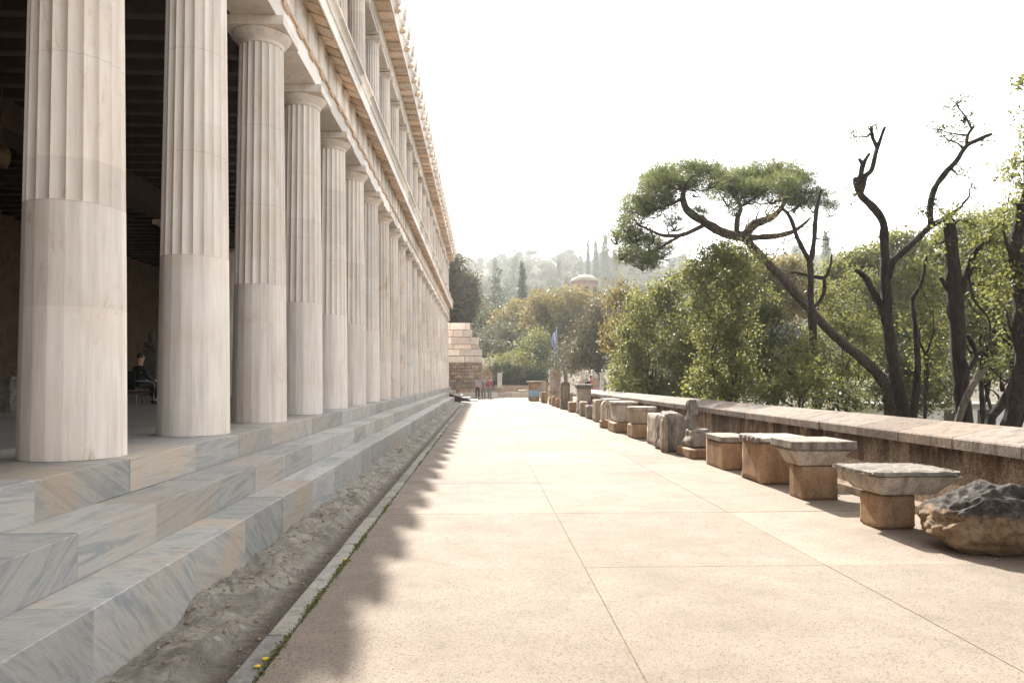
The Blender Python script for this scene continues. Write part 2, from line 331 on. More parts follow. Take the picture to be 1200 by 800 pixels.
# terrain
t=NT('dry_ground'); v=t.coords(False); n1=t.noise(v,.12,6,.6); n2=t.noise(v,1.7,6,.7)
col=t.ramp(n1,[(.35,(.06,.055,.03)),(.5,(.11,.095,.06)),(.65,(.18,.15,.10))]); col=t.mix(.6,col,t.ramp(n2,[(.3,(.2,.2,.2)),(.7,(.8,.8,.8))]),'OVERLAY')
M['ground']=t.done(col,.95,t.bump(n2,.15,.6))
# bark
def bark(key,c1,c2):
    t=NT(key); v=t.coords(); mp=t.n('ShaderNodeMapping',Vector=v); mp.inputs['Scale'].default_value=(1,1,.25)
    n1=t.noise(mp.outputs[0],14,7,.7,.6); col=t.ramp(n1,[(.35,c1),(.65,c2)]); n2=t.noise(mp.outputs[0],42,5,.7); col=t.mix(.6,col,t.ramp(n2,[(.35,(.2,.2,.2)),(.65,(.8,.8,.8))]),'OVERLAY'); M[key]=t.done(col,.9,t.bump(n2,.03,.9,t.bump(n1,.09,1.0)))
bark('bark_dark',(.012,.009,.007),(.06,.042,.031)); bark('bark_pine',(.035,.022,.016),(.12,.078,.055)); bark('bark_grey',(.10,.08,.06),(.24,.19,.15))
# leaves: diffuse front plus light passing through
def leafmat(key,c1,c2,tr,amt=.45,rough=.55,extra=None):
    t=NT(key); gm=t.n('ShaderNodeNewGeometry'); r=gm.outputs['Random Per Island']
    v=t.coords(); n1=t.noise(v,.8,3,.5); f=t.math('ADD',t.math('MULTIPLY',r,.6),t.math('MULTIPLY',n1,.45))
    stops=[(.25,c1),(.8,c2)]
    if extra: stops.append((.93,extra))
    col=t.ramp(f,stops); t.done(col,rough); t.p.inputs['Specular IOR Level'].default_value=.35
    tl=t.n('ShaderNodeBsdfTranslucent'); tc=t.mix(f,tr,tuple(min(1,x*1.5) for x in tr)); 
    if extra: tc=t.mix(t.rng(f,.86,.95,0,.8),tc,tuple(min(1,x*2.2) for x in extra))
    t.t.links.new(tc,tl.inputs[0]); ms=t.n('ShaderNodeMixShader'); ms.inputs[0].default_value=amt
    t.l(t.p,0,ms,1); t.l(tl,0,ms,2); t.l(ms,0,t.out,0); M[key]=t.m
leafmat('leaf_green',(.024,.031,.012),(.060,.066,.024),(.27,.275,.075),.36,extra=(.13,.085,.05))
leafmat('leaf_dark',(.020,.028,.011),(.05,.058,.022),(.14,.15,.045),.33,extra=(.08,.055,.035))
leafmat('leaf_yellow',(.045,.046,.017),(.11,.095,.034),(.24,.19,.06),.42,extra=(.20,.12,.05))
leafmat('leaf_olive',(.045,.05,.03),(.10,.10,.065),(.13,.125,.07),.33)
leafmat('leaf_brownish',(.035,.034,.02),(.085,.073,.042),(.12,.10,.05),.33)
leafmat('needle',(.028,.046,.02),(.075,.095,.04),(.19,.22,.07),.40)
leafmat('needle_yellow',(.05,.065,.02),(.11,.115,.04),(.18,.18,.055),.38)
leafmat('leaf_far',(.02,.032,.018),(.05,.062,.03),(.08,.095,.035),.33)
leafmat('leaf_far_pale',(.04,.048,.026),(.085,.09,.05),(.12,.125,.055),.33)
leafmat('leaf_cypress',(.015,.03,.014),(.045,.06,.025),(.07,.1,.03),.25)
leafmat('ivy',(.02,.034,.012),(.045,.06,.022),(.08,.105,.03),.33)

# ------------------------------------------------------------------ terrain
def terr(x, y):
    s=lambda a,b,v: (lambda q:q*q*(3-2*q))(np.clip((v-a)/(b-a),0,1))
    right=s(6.0,7.2,x)*(1-s(36,39.5,y)*(1-s(9.5,12,x)))
    base=-.3-1.5*right
    t=np.clip((y-85)/315,0,1.06); h=y*(.035+.118*t**.85)*(1+.0002*np.clip(x,-100,250))
    h=h+2.0*np.sin(x*.031+y*.017)*s(150,260,y)+.8*np.sin(x*.09-y*.05)*s(110,150,y)
    z=base*(1-s(66,115,y))+h*s(66,115,y)
    fall=s(430,640,y)*.5; z=z*(1-fall)
    return z
def tz(x,y): return float(terr(np.array(float(x)),np.array(float(y))))
xs=np.concatenate([np.linspace(-420,-30,26),np.linspace(-26,40,100),np.linspace(44,520,70)])
ys=np.concatenate([np.linspace(-160,-12,12),np.linspace(-8,130,120),np.linspace(134,700,110)])
X,Y=np.meshgrid(xs,ys); Z=terr(X,Y); nx,ny=len(xs),len(ys)
me=bpy.data.meshes.new('ground'); me.from_pydata(np.stack([X.ravel(),Y.ravel(),Z.ravel()],1).tolist(),[],[(j*nx+i,j*nx+i+1,(j+1)*nx+i+1,(j+1)*nx+i) for j in range(ny-1) for i in range(nx-1)])
me.polygons.foreach_set('use_smooth',[True]*len(me.polygons)); tag(link('ground',me,M['ground']),'dry ground rising to a hill','ground',kind='structure')

# pavement slabs
mb=MB(); gx_=[-1.128,.81,2.775,4.82]; gy_=[-8.6+2.4*0-0]; y=5.87-2.4*6
gyl=[y+2.4*i for i in range(30)]
g=.0045
for i in range(3):
    for j in range(len(gyl)-1):
        if gyl[j]>62: continue
        y1=min(gyl[j+1],62.6)
        mb.box(gx_[i]+g,gx_[i+1]-g,gyl[j]+g,y1-g,-.25,random.uniform(-.0015,.0015),rc())
mb.box(4.826,9.6,37.2,62.6,-.25,-.002,rc())
for j in range(6): mb.box(-6+j*2.6+g,-3.4+j*2.6-g,62.6+g,66,-.25,-.003,rc())
tag(mb.build('pavement',M['pavement']),'pale concrete slab walk','pavement',kind='structure')
mb=MB(); mb.box(-1.13,4.84,-8.5,62.6,-.28,-.0035); tag(mb.build('joint_bed',M['moss_gap']),'mossy bed showing in the slab joints','pavement',kind='structure')
# kerb
mb=MB(); y=-8
while y<62:
    l=random.uniform(.8,1.5); dx=random.uniform(-.006,.006); mb.chip(-1.262+dx,-1.142+dx,y,min(y+l-.008,62.3),-.2,.012+random.uniform(-.006,.006),.008,rc()); y+=l
tag(mb.build('kerb',M['kerb_stone']),'narrow weathered stone kerb beside the gutter','kerb',kind='structure')
# gutter bed
def gutter_z(x,y):
    p=Vector((x*2.2,y*1.5,0)); a=noise.fractal(p*1.0,1.0,2.0,5); b_=noise.turbulence(Vector((x*6,y*4,3.3)),4,False); e=noise.noise(Vector((0.3,y*.9,7)))
    u=(x+2.06)/(.80)                 # 0 at step, 1 at kerb
    rock=.035*a+.03*(b_-.5)-.02
    lip=-.005-.05*u
    ed=.62+.09*e+.05*noise.noise(Vector((9,y*3.1,1)))
    rg=noise.ridged_multi_fractal(Vector((x*3.1,y*1.7,1.1)),.8,2.2,6,1.0,2.0); rock+=.018*(rg-1.1); st_=math.floor((a+.6)*5)/5; rock+=.03*(st_-.6)
    q=min(1,max(0,(u-ed+.05)/.08)); q=q*q*(3-2*q)
    return (lip+rock)*(1-q)+(-.115+.008*a)*q
vs=[];fs=[]; ysg=[-4+i*.035 for i in range(400)]; yy=ysg[-1]
while yy<63: yy+=.09; ysg.append(yy)
nxg=34
for y in ysg:
    for i in range(nxg):
        x=-2.06+.81*i/(nxg-1); vs.append((x,y,gutter_z(x,y)))
for j in range(len(ysg)-1):
    for i in range(nxg-1): k=j*nxg+i; fs.append((k,k+1,k+nxg+1,k+nxg))
me=bpy.data.meshes.new('gutter'); me.from_pydata(vs,[],fs); me.polygons.foreach_set('use_smooth',[True]*len(fs))
tag(link('gutter',me,M['gutter']),'rough rock cut drainage gutter along the foot of the steps','gutter',kind='structure')

# ------------------------------------------------------------------ stoa
stoa=empty('colonnaded_hall',(0,0,0),'long two storey white marble colonnade with fluted columns on three steps','building')
Y0,Y1=-6.3,64.4; SP=2.49; CY=[6.13+SP*k for k in range(-4,24)]; CX=-3.34
def step(name,xf,xb,z0,z1,starts):
    mb=MB(); y=Y0; edges=[Y0]
    while edges[-1]<Y1: edges.append(edges[-1]+random.uniform(1.02,1.36))
    for a_,b_ in zip(edges,edges[1:]): mb.worn(xb,xf+random.uniform(-.004,.004),a_+.0014,min(b_,Y1)-.0014,z0,z1+random.uniform(-.003,.003),rc(),a_<18)
    return mb.build(name,M['step'],stoa)
step('step',-2.01,-2.60,-.2,.324,0); step('step',-2.375,-3.0,.326,.604,0)
step('stylobate',-2.81,-4.3,.607,.876,0)
mb=MB(); mb.box(-16,-4.302,Y0,Y1,.3,.872); mb.build('floor',M['interior_floor'],stoa)
mb=MB(); mb.box(-20,-2.05,Y0,Y1,-.25,-.2); mb.box(-20,-3.05,Y0,Y1,-.2,.29); mb.build('foundation',M['limestone'],stoa)
# fluted shaft
def shaft(name,R0,R1,h,hp,nf=20,sub=8,depth=.085,facet=True):
    seg=nf*sub; rings=[]
    def rad(z): t=z/h; return R0+(R1-R0)*(t**1.12)
    def ring(z,fl):
        o=[]
        for k in range(seg):
            a=2*math.pi*(k+.0)/seg; u=(k%sub)/sub; r=rad(z)
            if fl: r*=1-depth*math.sin(math.pi*u)**.75
            elif facet: r*=1.002*(1+.62*(math.cos(math.pi/nf)/math.cos((u-.5)*2*math.pi/nf)-1))
            o.append((r*math.cos(a),r*math.sin(a),z))
        return o
    zs=[]
    if hp>0: rings+=[ring(0,False),ring(hp*.33,False),ring(hp*.66,False),ring(hp-.001,False)]
    for i in range(9): rings.append(ring(hp+(h-hp)*i/8,True))
    vs=[p for r in rings for p in r]; fs=[]
    for i in range(len(rings)-1):
        for k in range(seg): fs.append((i*seg+k,i*seg+(k+1)%seg,(i+1)*seg+(k+1)%seg,(i+1)*seg+k))
    mb=MB(); mb.add(vs,fs); return mb.mesh(name)
sh=shaft('column',.392,.318,5.585,2.02); sh.materials.append(M['column'])
cap=MB(); cap.lathe([(.316,0),(.326,.012),(.322,.022),(.332,.032),(.328,.042),(.345,.055),(.385,.10),(.425,.150),(.433,.165),(.425,.178)],seg=48)
cap.chip(-.445,.445,-.445,.445,.180,.318,.006); cap=cap.mesh('capital'); cap.materials.append(M['column_plain'])
ush=shaft('upper_column',.25,.215,2.75,0,20,6,.075); ush.materials.append(M['column'])
uc=MB(); uc.lathe([(.215,0),(.235,.02),(.225,.04),(.25,.07),(.27,.11)],seg=24)
for sy_ in(-1,1):
    for sx_ in (-1,1):
        uc.lathe([(.001,-.30),(.09,-.30),(.095,-.27),(.06,-.1),(.06,.1),(.095,.27),(.09,.30),(.001,.30)],seg=14)
        n=8*14
        vs=uc.v[-(n+28):]; new=[(p[2]*sx_*.95 if False else p[2], sy_*.21+p[0], .10+p[1]) for p in vs]; uc.v[-(n+28):]=new
        break
uc.chip(-.27,.27,-.30,.30,.17,.235,.005); ucap=uc.mesh('upper_capital'); ucap.materials.append(M['column_plain'])
for i,y in enumerate(CY):
    rz=math.pi/20*0+random.choice([0,1,2,3])*math.pi/2
    o=link('column',sh,None,stoa,(CX,y,.877)); o.rotation_euler=(0,0,rz+.08*0)
    link('capital',cap,None,o,(0,0,5.585))
    o=link('upper_column',ush,None,stoa,(-3.22,y,8.37)); link('upper_capital',ucap,None,o,(0,0,2.75))
# entablature
mb=MB()
for a_,b_ in zip([Y0]+CY[:],CY+[Y1]): mb.chip(-3.66,-3.0,a_+.001,b_-.001,6.782,7.13,.005,rc())
mb.build('architrave',M['entab'],stoa)
mb=MB(); tri=MB(); sp3=SP/3; ntri=int((Y1-Y0)/sp3)+1
ts=[CY[0]-sp3+sp3*i for i in range(100)]; ts=[q for q in ts if Y0+.2<q<Y1-.1]
mb.box(-3.6,-2.955,Y0,Y1,7.132,7.185,(.4,.7,.5))
for q in ts:
    mb.box(-3.02,-2.962,q-.165,q+.165,7.095,7.131,(.4,.7,.5))
    for k in range(6): mb.box(-2.998,-2.966,q-.15+.055*k,q-.122+.055*k,7.07,7.094,(.4,.7,.5))
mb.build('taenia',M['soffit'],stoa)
mb=MB(); mb.box(-3.6,-3.02,Y0,Y1,7.187,7.79,(.5,.5,.5))
for q in ts:
    c_=rc()
    for k in(-1,0,1): mb.prism([(-3.018,7.188),(-2.975,7.188),(-2.975,7.70),(-3.018,7.70)],q+k*.115-.042,q+k*.115+.042,c_)
    mb.box(-3.018,-2.965,q-.17,q+.17,7.70,7.788,c_)
mb.build('frieze',M['entab'],stoa)
mb=MB(); mb.prism([(-3.6,7.792),(-2.96,7.83),(-2.70,7.735),(-2.70,7.95),(-3.6,7.95)],Y0,Y1,(.5,.6,.5))
q=ts[0]-sp3/2
while q<Y1-.2:
    mb.prism([(-2.955,7.775),(-2.725,7.69),(-2.725,7.742),(-2.955,7.826)],q-.165,q+.165,rc()); q+=sp3/2
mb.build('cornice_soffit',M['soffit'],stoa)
mb=MB(); y=Y0
while y<Y1:
    y2=min(Y1,y+SP/2); c_=rc()
    mb.prism([(-2.698,7.672),(-2.668,7.668),(-2.668,7.722),(-2.698,7.726)],y,y2-.002,(.9,.2,.5))
    mb.prism([(-2.698,7.73),(-2.688,7.73),(-2.688,7.952),(-2.66,7.965),(-2.645,8.01),(-2.66,8.03),(-2.69,8.05),(-2.70,8.12),(-2.66,8.18),(-2.60,8.20),(-2.60,8.25),(-3.6,8.36),(-3.6,7.952),(-2.698,7.952)],y,y2-.002,c_); y=y2
mb.build('cornice',M['entab'],stoa)
mb=MB()
for a_,b_ in zip(CY,CY[1:]):
    mb.box(-3.22,-3.14,a_+.27,b_-.27,8.45,9.15,rc()); mb.box(-3.25,-3.10,a_+.26,b_-.26,9.152,9.25,rc()); mb.box(-3.25,-3.1,a_+.26,b_-.26,8.37,8.448,rc())
mb.build('balustrade',M['entab'],stoa)
mb=MB()
for a_,b_ in zip([Y0]+CY,CY+[Y1]):
    c_=rc(); mb.box(-3.5,-3.02,a_+.001,b_-.001,11.357,11.52,c_); mb.box(-3.5,-3.0,a_+.001,b_-.001,11.522,11.70,c_); mb.box(-3.5,-2.97,a_+.001,b_-.001,11.702,11.80,c_)
mb.build('upper_architrave',M['entab'],stoa)
mb=MB(); mb.box(-3.5,-2.57,Y0,Y1,11.87,11.93,(.5,.5,.5)); q=Y0+.3
while q<Y1-.2: mb.box(-2.965,-2.585,q-.17,q+.17,11.805,11.868,rc()); q+=SP/4
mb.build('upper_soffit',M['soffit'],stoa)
mb=MB(); y=Y0
while y<Y1:
    y2=min(Y1,y+SP/2); c_=rc(); mb.prism([(-2.568,11.86),(-2.545,11.85),(-2.54,11.98),(-2.555,12.0),(-2.55,12.08),(-2.50,12.22),(-2.47,12.25),(-2.47,12.31),(-2.62,12.33),(-2.9,12.45),(-2.9,11.932),(-2.568,11.932)],y+.001,y2-.002,c_); y=y2
mb.build('gutter_moulding',M['entab'],stoa)
# antefixes with lion spouts
af=MB(); out=[(-.20,0),(-.27,.10),(-.31,.25),(-.30,.40),(-.22,.36),(-.17,.44),(-.12,.55),(-.05,.52),(0,.63),(.05,.52),(.12,.55),(.17,.44),(.22,.36),(.30,.40),(.31,.25),(.27,.10),(.20,0)]
n=len(out); tl=lambda z:.22*z
af.add([(tl(z)+.05,y,z) for y,z in out]+[(tl(z)-.05,y,z) for y,z in out],[tuple(range(n)),tuple(range(2*n-1,n-1,-1))]+[(i,i+n,(i+1)%n+n,(i+1)%n) for i in range(n)])
for ang in (-60,-30,0,30,60):
    a_=R(ang); p0=Vector((.06,0,.08)); p1=Vector((tl(.45)+.055,.42*math.sin(a_)*.62,.10+.36*math.cos(a_))); af.tube([p0,(p0+p1)/2+Vector((.015,0,0)),p1],[.02,.035,.02],6)
af.lathe([(.10,-.03),(.13,.03),(.10,.10),(.02,.13)],.02,0,10)
af=af.mesh('antefix'); af.materials.append(M['entab'])
sp_=MB(); sp_.tube([(-.05,0,0),(.05,0,0),(.10,0,-.02),(.15,0,-.03)],[.09,.095,.075,.04],10); sp_=sp_.mesh('water_spout'); sp_.materials.append(M['soffit'])
q=CY[0]-SP/2
while q<Y1-.3:
    if q>Y0+.3:
        o=link('antefix',af,None,stoa,(-2.50,q,12.30)); link('water_spout',sp_,None,o,(-.02,0,-.17))
    q+=SP/2
# roof
mb=MB()
mb.prism([(-2.75,12.46),(-11.6,15.3),(-20.4,12.46),(-20.4,12.3),(-2.75,12.3)],Y0,Y1)
q=Y0+.1
while q<Y1-.1: mb.prism([(-2.66,12.40),(-2.66,12.53),(-11.6,15.40),(-11.6,15.26)],q-.09,q+.09); q+=SP/4
mb.build('roof',M['roof_tile'],stoa)
# interior: walls, ceilings, inner colonnade
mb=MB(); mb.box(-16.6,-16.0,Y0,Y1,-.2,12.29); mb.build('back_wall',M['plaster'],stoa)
mb=MB()
mb.box(-20,-3.68,Y1-.6,Y1,.88,6.78,rc()); mb.box(-20,-3.7,Y1-.6,Y1,6.78,12.29,rc())
mb.box(-20,-3.68,Y0,Y0+.5,.88,12.29,rc()); mb.box(-20.2,-19.7,Y0,Y1,-.2,12.29,rc())
mb.build('end_wall',M['entab'],stoa)
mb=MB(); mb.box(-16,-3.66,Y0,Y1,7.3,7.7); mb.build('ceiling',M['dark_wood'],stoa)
mb=MB(); mb.box(-16,-3.62,Y0,Y1,7.96,8.36); mb.build('upper_floor',M['entab'],stoa)
mb=MB(); mb.box(-16,-3.5,Y0,Y1,11.9,12.2); mb.build('upper_ceiling',M['soffit'],stoa)
bmx=MB(); bmx.box(-6.15,6.15,-.1,.1,0,.32); bmx=bmx.mesh('ceiling_beam'); bmx.materials.append(M['dark_wood'])
q=4.3
while q<63.5: link('ceiling_beam',bmx,None,stoa,(-9.83,q,6.98)); q+=.69
ic=MB(); ic.lathe([(.42,0),(.42,.06),(.38,.1),(.36,.2),(.31,5.2),(.36,5.28),(.42,5.36)],seg=24); ic.chip(-.45,.45,-.45,.45,5.36,5.5); ic=ic.mesh('inner_column'); ic.materials.append(M['column_plain'])
q=13.1-4.98*3
while q<64: link('inner_column',ic,None,stoa,(-9.6,q,.872)); q+=4.98
mb=MB(); mb.box(-9.95,-9.25,Y0+.5,Y1-.6,6.38,6.96); mb.build('inner_beam',M['dark_wood'],stoa)

# things inside the hall
st=empty('portrait_bust',(-13.3,30,.872),'dark bust on the brown back wall of the hall between the first two columns','bust')
mb=MB(); mb.box(-.25,.25,-.22,.22,0,1.75); mb.chip(-.3,.3,-.27,.27,1.752,1.85); mb.build('pedestal',M['dark_stone'],st)
mb=MB(); mb.lathe([(.12,0),(.16,.05),(.28,.12),(.30,.22),(.2,.3),(.09,.34),(.085,.40),(.13,.46),(.15,.56),(.13,.66),(.05,.72)],seg=20,sy=.7); mb.v=[(a_,b_-.02,c_) for a_,b_,c_ in mb.v]
mb.tube([(0,-.09,.55),(0,-.13,.50)],[.02,.03],6); mb.build('bust',M['dark_stone'],st,(0,0,1.85))
st=empty('hanging_lamp',(-9.0,14,5.45),'bronze coloured lamp hanging in the dark hall left of the nearest column','lamp')
mb=MB(); mb.lathe([(.02,0),(.10,.03),(.14,.12),(.16,.26),(.13,.38),(.06,.44),(.02,.47)],seg=16); mb.build('lamp_body',M['bronze'],st)
mb=MB(); mb.tube([(0,0,.46),(0,0,1.52)],.012,6); mb.build('chain',M['bronze'],st)
p=at(8,480,14.9)
st=empty('marble_pedestal',(p.x,14.9,.872),'dark pedestal with pale marble fragments at the left edge of the hall','pedestal')
mb=MB(); mb.chip(-.2,.2,-.2,.2,0,.12); mb.box(-.16,.16,-.16,.16,.122,.62); mb.chip(-.2,.2,-.2,.2,.622,.7); mb.build('pedestal_block',M['dark_stone'],st)
stone('marble_fragment',M['clean_marble'],st,-.16,-.34,0,.22,.18,.10,wear=.02,amp=.02,n=5,seed=4)
stone('marble_fragment',M['clean_marble'],st,-.17,-.33,.1,.17,.14,.07,wear=.02,amp=.02,n=5,seed=6)

# timber stair at the far end
st=empty('timber_stair',(-1.6,52,0),'portable dark sided stair with pale treads at the far end of the steps','stair')
for k,(x0,z) in enumerate(((-2.6,.64),(-2.05,.46),(-1.5,.28),(-.98,.12))):
    mb=MB(); mb.chip(x0+1.6-.02,x0+1.6+.58,-.7,.7,z-.05,z,.006); mb.build('tread',M['white_paint' if k>0 else 'wood'],st)
    mb=MB(); mb.box(x0+1.62,x0+1.66,-.62,.62,z-.19 if z>.2 else 0,z-.052); mb.build('riser_shade',M['black_cloth'],st)  # black board standing in for the shade inside each open riser
for sy_ in (-.66,.62): mb=MB(); mb.prism([(-1.0,.0),(-1.0,.58),(-.45,.4),(.1,.22),(.62,.06),(.62,0)],sy_,sy_+.04); mb.build('stringer',M['dark_wood'],st)

# ------------------------------------------------------------------ parapet
pw=empty('parapet_wall',(5.3,0,0),'low stained stucco parapet with pale sloping coping along the right side of the walk','wall')
mb=MB(); mb.box(-.22,.34,-8,38.9,-2.2,.755); o=mb.build('wall_body',M['stucco'],pw)
mb=MB(); mb.box(-.44,-.221,-8,38.9,-.2,.085); mb.build('plinth',M['stucco'],pw)
cp=MB(); y=-8
while y<39:
    l=random.uniform(1.0,1.1); y2=min(y+l,39.0); e=random.uniform(-.006,.006); b=.012
    poly=[(-.27+e,.76),(-.27+e,.865),(-.255+e,.882),(.30,1.005),(.33,1.0),(.345,.98),(.345,.76)]
    cp.prism(poly,y+.004,y2-.004,rc()); y=y2
cp.build('coping',M['coping'],pw)

# ------------------------------------------------------------------ stone fragments along the parapet
FG='ancient stone fragments lined up before the parapet'
def frag(name,x,y,label,cat,rz=0): return empty(name,(x,y,0),label,cat,FG,rz)
# boulder
me=bpy.data.meshes.new('boulder'); bm=bmesh.new(); bmesh.ops.create_icosphere(bm,subdivisions=6,radius=1)
for v in bm.verts:
    p=v.co.copy(); 
    sg=lambda q,e:math.copysign(abs(q)**e,q)
    x,y,z=sg(p.x,.85)*.60,sg(p.y,.9)*.45,sg(p.z,.88)*.25
    if p.z<0:
        k=1-.24*(-p.z)**1.8; x=x*k-.05*p.z; y*=k; z*=1.12
    x*=1.0-.10*max(0,p.z); 
    if p.x<-.2: z+= -.03*(-p.x-.2)*0+.06*(p.x+.2); 
    f=noise.fractal(Vector((p.x*1.5+3,p.y*1.5,p.z*1.5)),1,2,6); r_=noise.ridged_multi_fractal(Vector((p.x*2.0,p.y*2.0,p.z*3.2+5)),.9,2.1,6,1,2)
    c3=noise.noise_vector(Vector((p.x*5+f,p.y*5,p.z*6))); d=.06*f+(.006+.034*min(1,max(0,(p.z+.15)/.6)))*(r_-1.0)+.02*(c3.x-.5)
    n_=Vector((p.x,p.y,p.z*1.4)).normalized(); v.co=Vector((x,y,z+.285))+n_*d
zs_=sorted(v.co.z for v in bm.verts); zmin=zs_[int(len(zs_)*.10)]
for v in bm.verts:
    v.co.z-=zmin
    v.co.z=max(v.co.z,0) if v.co.z<0 else v.co.z*(1.18-.18*min(1,(v.co.x/.6)**2))
bm.to_mesh(me); bm.free(); me.polygons.foreach_set('use_smooth',[True]*len(me.polygons))
o=link('boulder',me,M['boulder'],None,(4.52,6.36,0)); o.rotation_euler=(0,0,-.12); tag(o,'big craggy boulder with black crusted top, nearest of the stones by the parapet','boulder',FG)

b2=frag('stone_bench',4.15,7.42,'broken dark topped marble capital on an orange block, next to the craggy boulder','stone bench')
stone('pedestal',M['limestone'],b2,0,0,0,.40,.37,.345,wear=.02,amp=.006,seed=2)
def f2(p,u):
    p.x+=.06*max(0,u.z)
    if u.x>0: p.x-=.05*(1+noise.noise(Vector((u.y*2,u.z*2,4))))*max(0,-u.z)
    return p
stone('capital_block',M['clean_marble'],b2,.10,.03,.347,.90,.80,.205,top=(.98,.98),bot=(.66,.70),wear=.014,amp=.006,freq=7,n=20,seed=5,fn=f2)
stone('broken_top',M['dark_stone'],b2,.09,.03,.553,.94,.84,.045,wear=.05,amp=.012,freq=9,n=26,seed=6)
b1=frag('stone_bench',4.20,9.22,'moulded marble slab flaring over a square stained block, second bench from the boulder','stone bench')
stone('pedestal',M['limestone'],b1,0,0,0,.46,.40,.42,wear=.015,amp=.005,seed=12)
def f1(p,u):
    t=(u.z+1)/2
    return p
stone('capital_neck',M['clean_marble'],b1,0,.03,.423,.76,.66,.20,top=(.95,.97),bot=(.66,.66),wear=.010,amp=.004,seed=13)
stone('fillet',M['old_marble'],b1,.01,.04,.618,.75,.70,.022,wear=.006,amp=.003,seed=14,n=8)
stone('capital_slab',M['old_marble'],b1,.015,.06,.635,.80,.80,.11,wear=.018,amp=.007,seed=15,n=16)
ba=frag('stone_block',4.31,10.78,'tall orange block topped by a slotted marble cornice piece','stone block')
stone('block',M['limestone'],ba,0,0,0,.68,.84,.60,top=(.97,.98),wear=.02,amp=.008,seed=22)
stone('cornice_piece',M['clean_marble'],ba,.05,.04,.605,.78,1.0,.065,wear=.014,amp=.006,seed=23)
for k in range(5): stone('dentil',M['old_marble'],ba,-.335,-.34+.165*k,.585,.12,.085,.085,wear=.01,amp=.006,n=4,seed=30+k)
stone('moulding',M['clean_marble'],ba,.12,-.36,.54,.34,.12,.062,wear=.015,amp=.006,n=6,seed=29)
bb=frag('stone_block',4.22,12.52,'square tan block with a grey marble lid, left of the slotted block','stone block')
stone('block',M['limestone'],bb,0,0,0,.50,.94,.455,wear=.012,amp=.005,seed=41)
stone('lid',M['old_marble'],bb,.0,0,.458,.53,.98,.10,wear=.022,amp=.008,seed=42)
b6=frag('sculpture_fragment',4.22,14.3,'rough fragment with a dark upright shaft on a low plinth, standing before the coping','sculpture fragment')
stone('plinth',M['limestone'],b6,0,0,0,.62,1.0,.18,wear=.012,amp=.004,seed=51)
def f6(p,u): p.x+=.05*noise.noise(Vector((u.z*1.3,u.y,3))); return p
stone('rough_base',M['old_marble'],b6,.02,.02,.18,.50,.62,.36,top=(.8,.8),wear=.06,amp=.04,freq=4,seed=52,fn=f6)
stone('shaft',M['dark_stone'],b6,-.08,.14,.5,.20,.24,.60,top=(.95,1),bot=(.85,.9),wear=.04,amp=.02,freq=6,seed=53,fn=f6)
b7=frag('rough_block',4.10,15.55,'large eroded block with dark streaked face, left of the rough shaft','stone block')
def f7(p,u): p.x+=.05*u.y*u.z; p.z*=1-.12*max(0,u.x)*max(0,u.z); return p
stone('block',M['old_marble'],b7,0,0,0,.66,.95,.80,top=(.88,.9),wear=.06,amp=.04,freq=3.5,n=18,seed=61,fn=f7)
stone('broken_edge',M['limestone_pale'],b7,-.34,-.42,0,.15,.22,.74,top=(.6,.7),wear=.04,amp=.03,freq=5,n=10,seed=62)
b8=frag('marble_slab',4.05,16.85,'upright pale marble slab with a clean white left face, between the eroded block and the round altar','marble slab')
stone('slab',M['clean_marble'],b8,0,0,0,.36,1.0,.72,top=(.9,.95),wear=.03,amp=.018,freq=4,seed=71)
b9=frag('round_altar',4.12,18.95,'drum shaped altar with a white rim standing on a square stone block','altar')
stone('base_block',M['limestone'],b9,0,0,0,.62,.80,.355,wear=.015,amp=.005,seed=81)
mb=MB(); mb.lathe([(.27,0),(.31,.03),(.31,.06),(.335,.16),(.345,.30),(.33,.34)],seg=40); mb.build('drum',M['limestone_pale'],b9,(0,0,.358))
mb=MB(); mb.lathe([(.345,0),(.375,.02),(.38,.09),(.36,.105)],seg=40); mb.build('rim',M['clean_marble'],b9,(0,0,.70))
b10=frag('statue_base',4.03,21.2,'squared pale statue base with a moulded foot, left of the round altar','statue base')
stone('foot',M['limestone'],b10,0,0,0,.66,1.2,.285,wear=.03,amp=.01,seed=91)
stone('die',M['clean_marble'],b10,.03,0,.287,.56,1.0,.52,wear=.012,amp=.006,seed=92)
stone('crown_moulding',M['clean_marble'],b10,.03,0,.81,.66,1.1,.07,wear=.012,amp=.005,seed=93)
b11=frag('horseshoe_stone',3.86,22.9,'small pale stone with a rounded arch top, before the statue base','marble fragment')
mb=MB(); pts=[]; 
mb.prism([(-.17,0),(-.17,.42)]+[(-.17*math.cos(a_*math.pi/8)*1.0,.42+.2*math.sin(a_*math.pi/8)) for a_ in range(1,8)]+[(.17,.42),(.17,0),(.07,0),(.07,.38)]+[(.07*math.cos(a_*math.pi/6),.38+.1*math.sin(a_*math.pi/6)) for a_ in range(1,6)]+[(-.07,.38),(-.07,0)],-.12,.12)
mb.build('arch',M['clean_marble'],b11,(0,0,.24)); stone('foot',M['limestone'],b11,0,0,0,.42,.4,.238,wear=.04,amp=.02,seed=101,n=8)
b12=frag('upright_slab',4.18,24.0,'tall tan slab with a white lit edge and flat top, behind the arched stone','stone slab')
stone('slab',M['limestone_pale'],b12,0,0,0,.44,1.3,.82,wear=.02,amp=.01,seed=111)
stone('top_slab',M['clean_marble'],b12,0,0,.823,.5,1.4,.06,wear=.01,amp=.004,seed=112,n=8)
b13=frag('upright_slab',4.14,26.2,'narrower tan slab just beyond the tall white edged slab','stone slab')
stone('slab',M['limestone_pale'],b13,0,0,0,.34,.9,.79,wear=.03,amp=.012,seed=121)
b14=frag('stone_stump',4.15,28.3,'short dark grey stump of stone with a hollow side','stone stump')
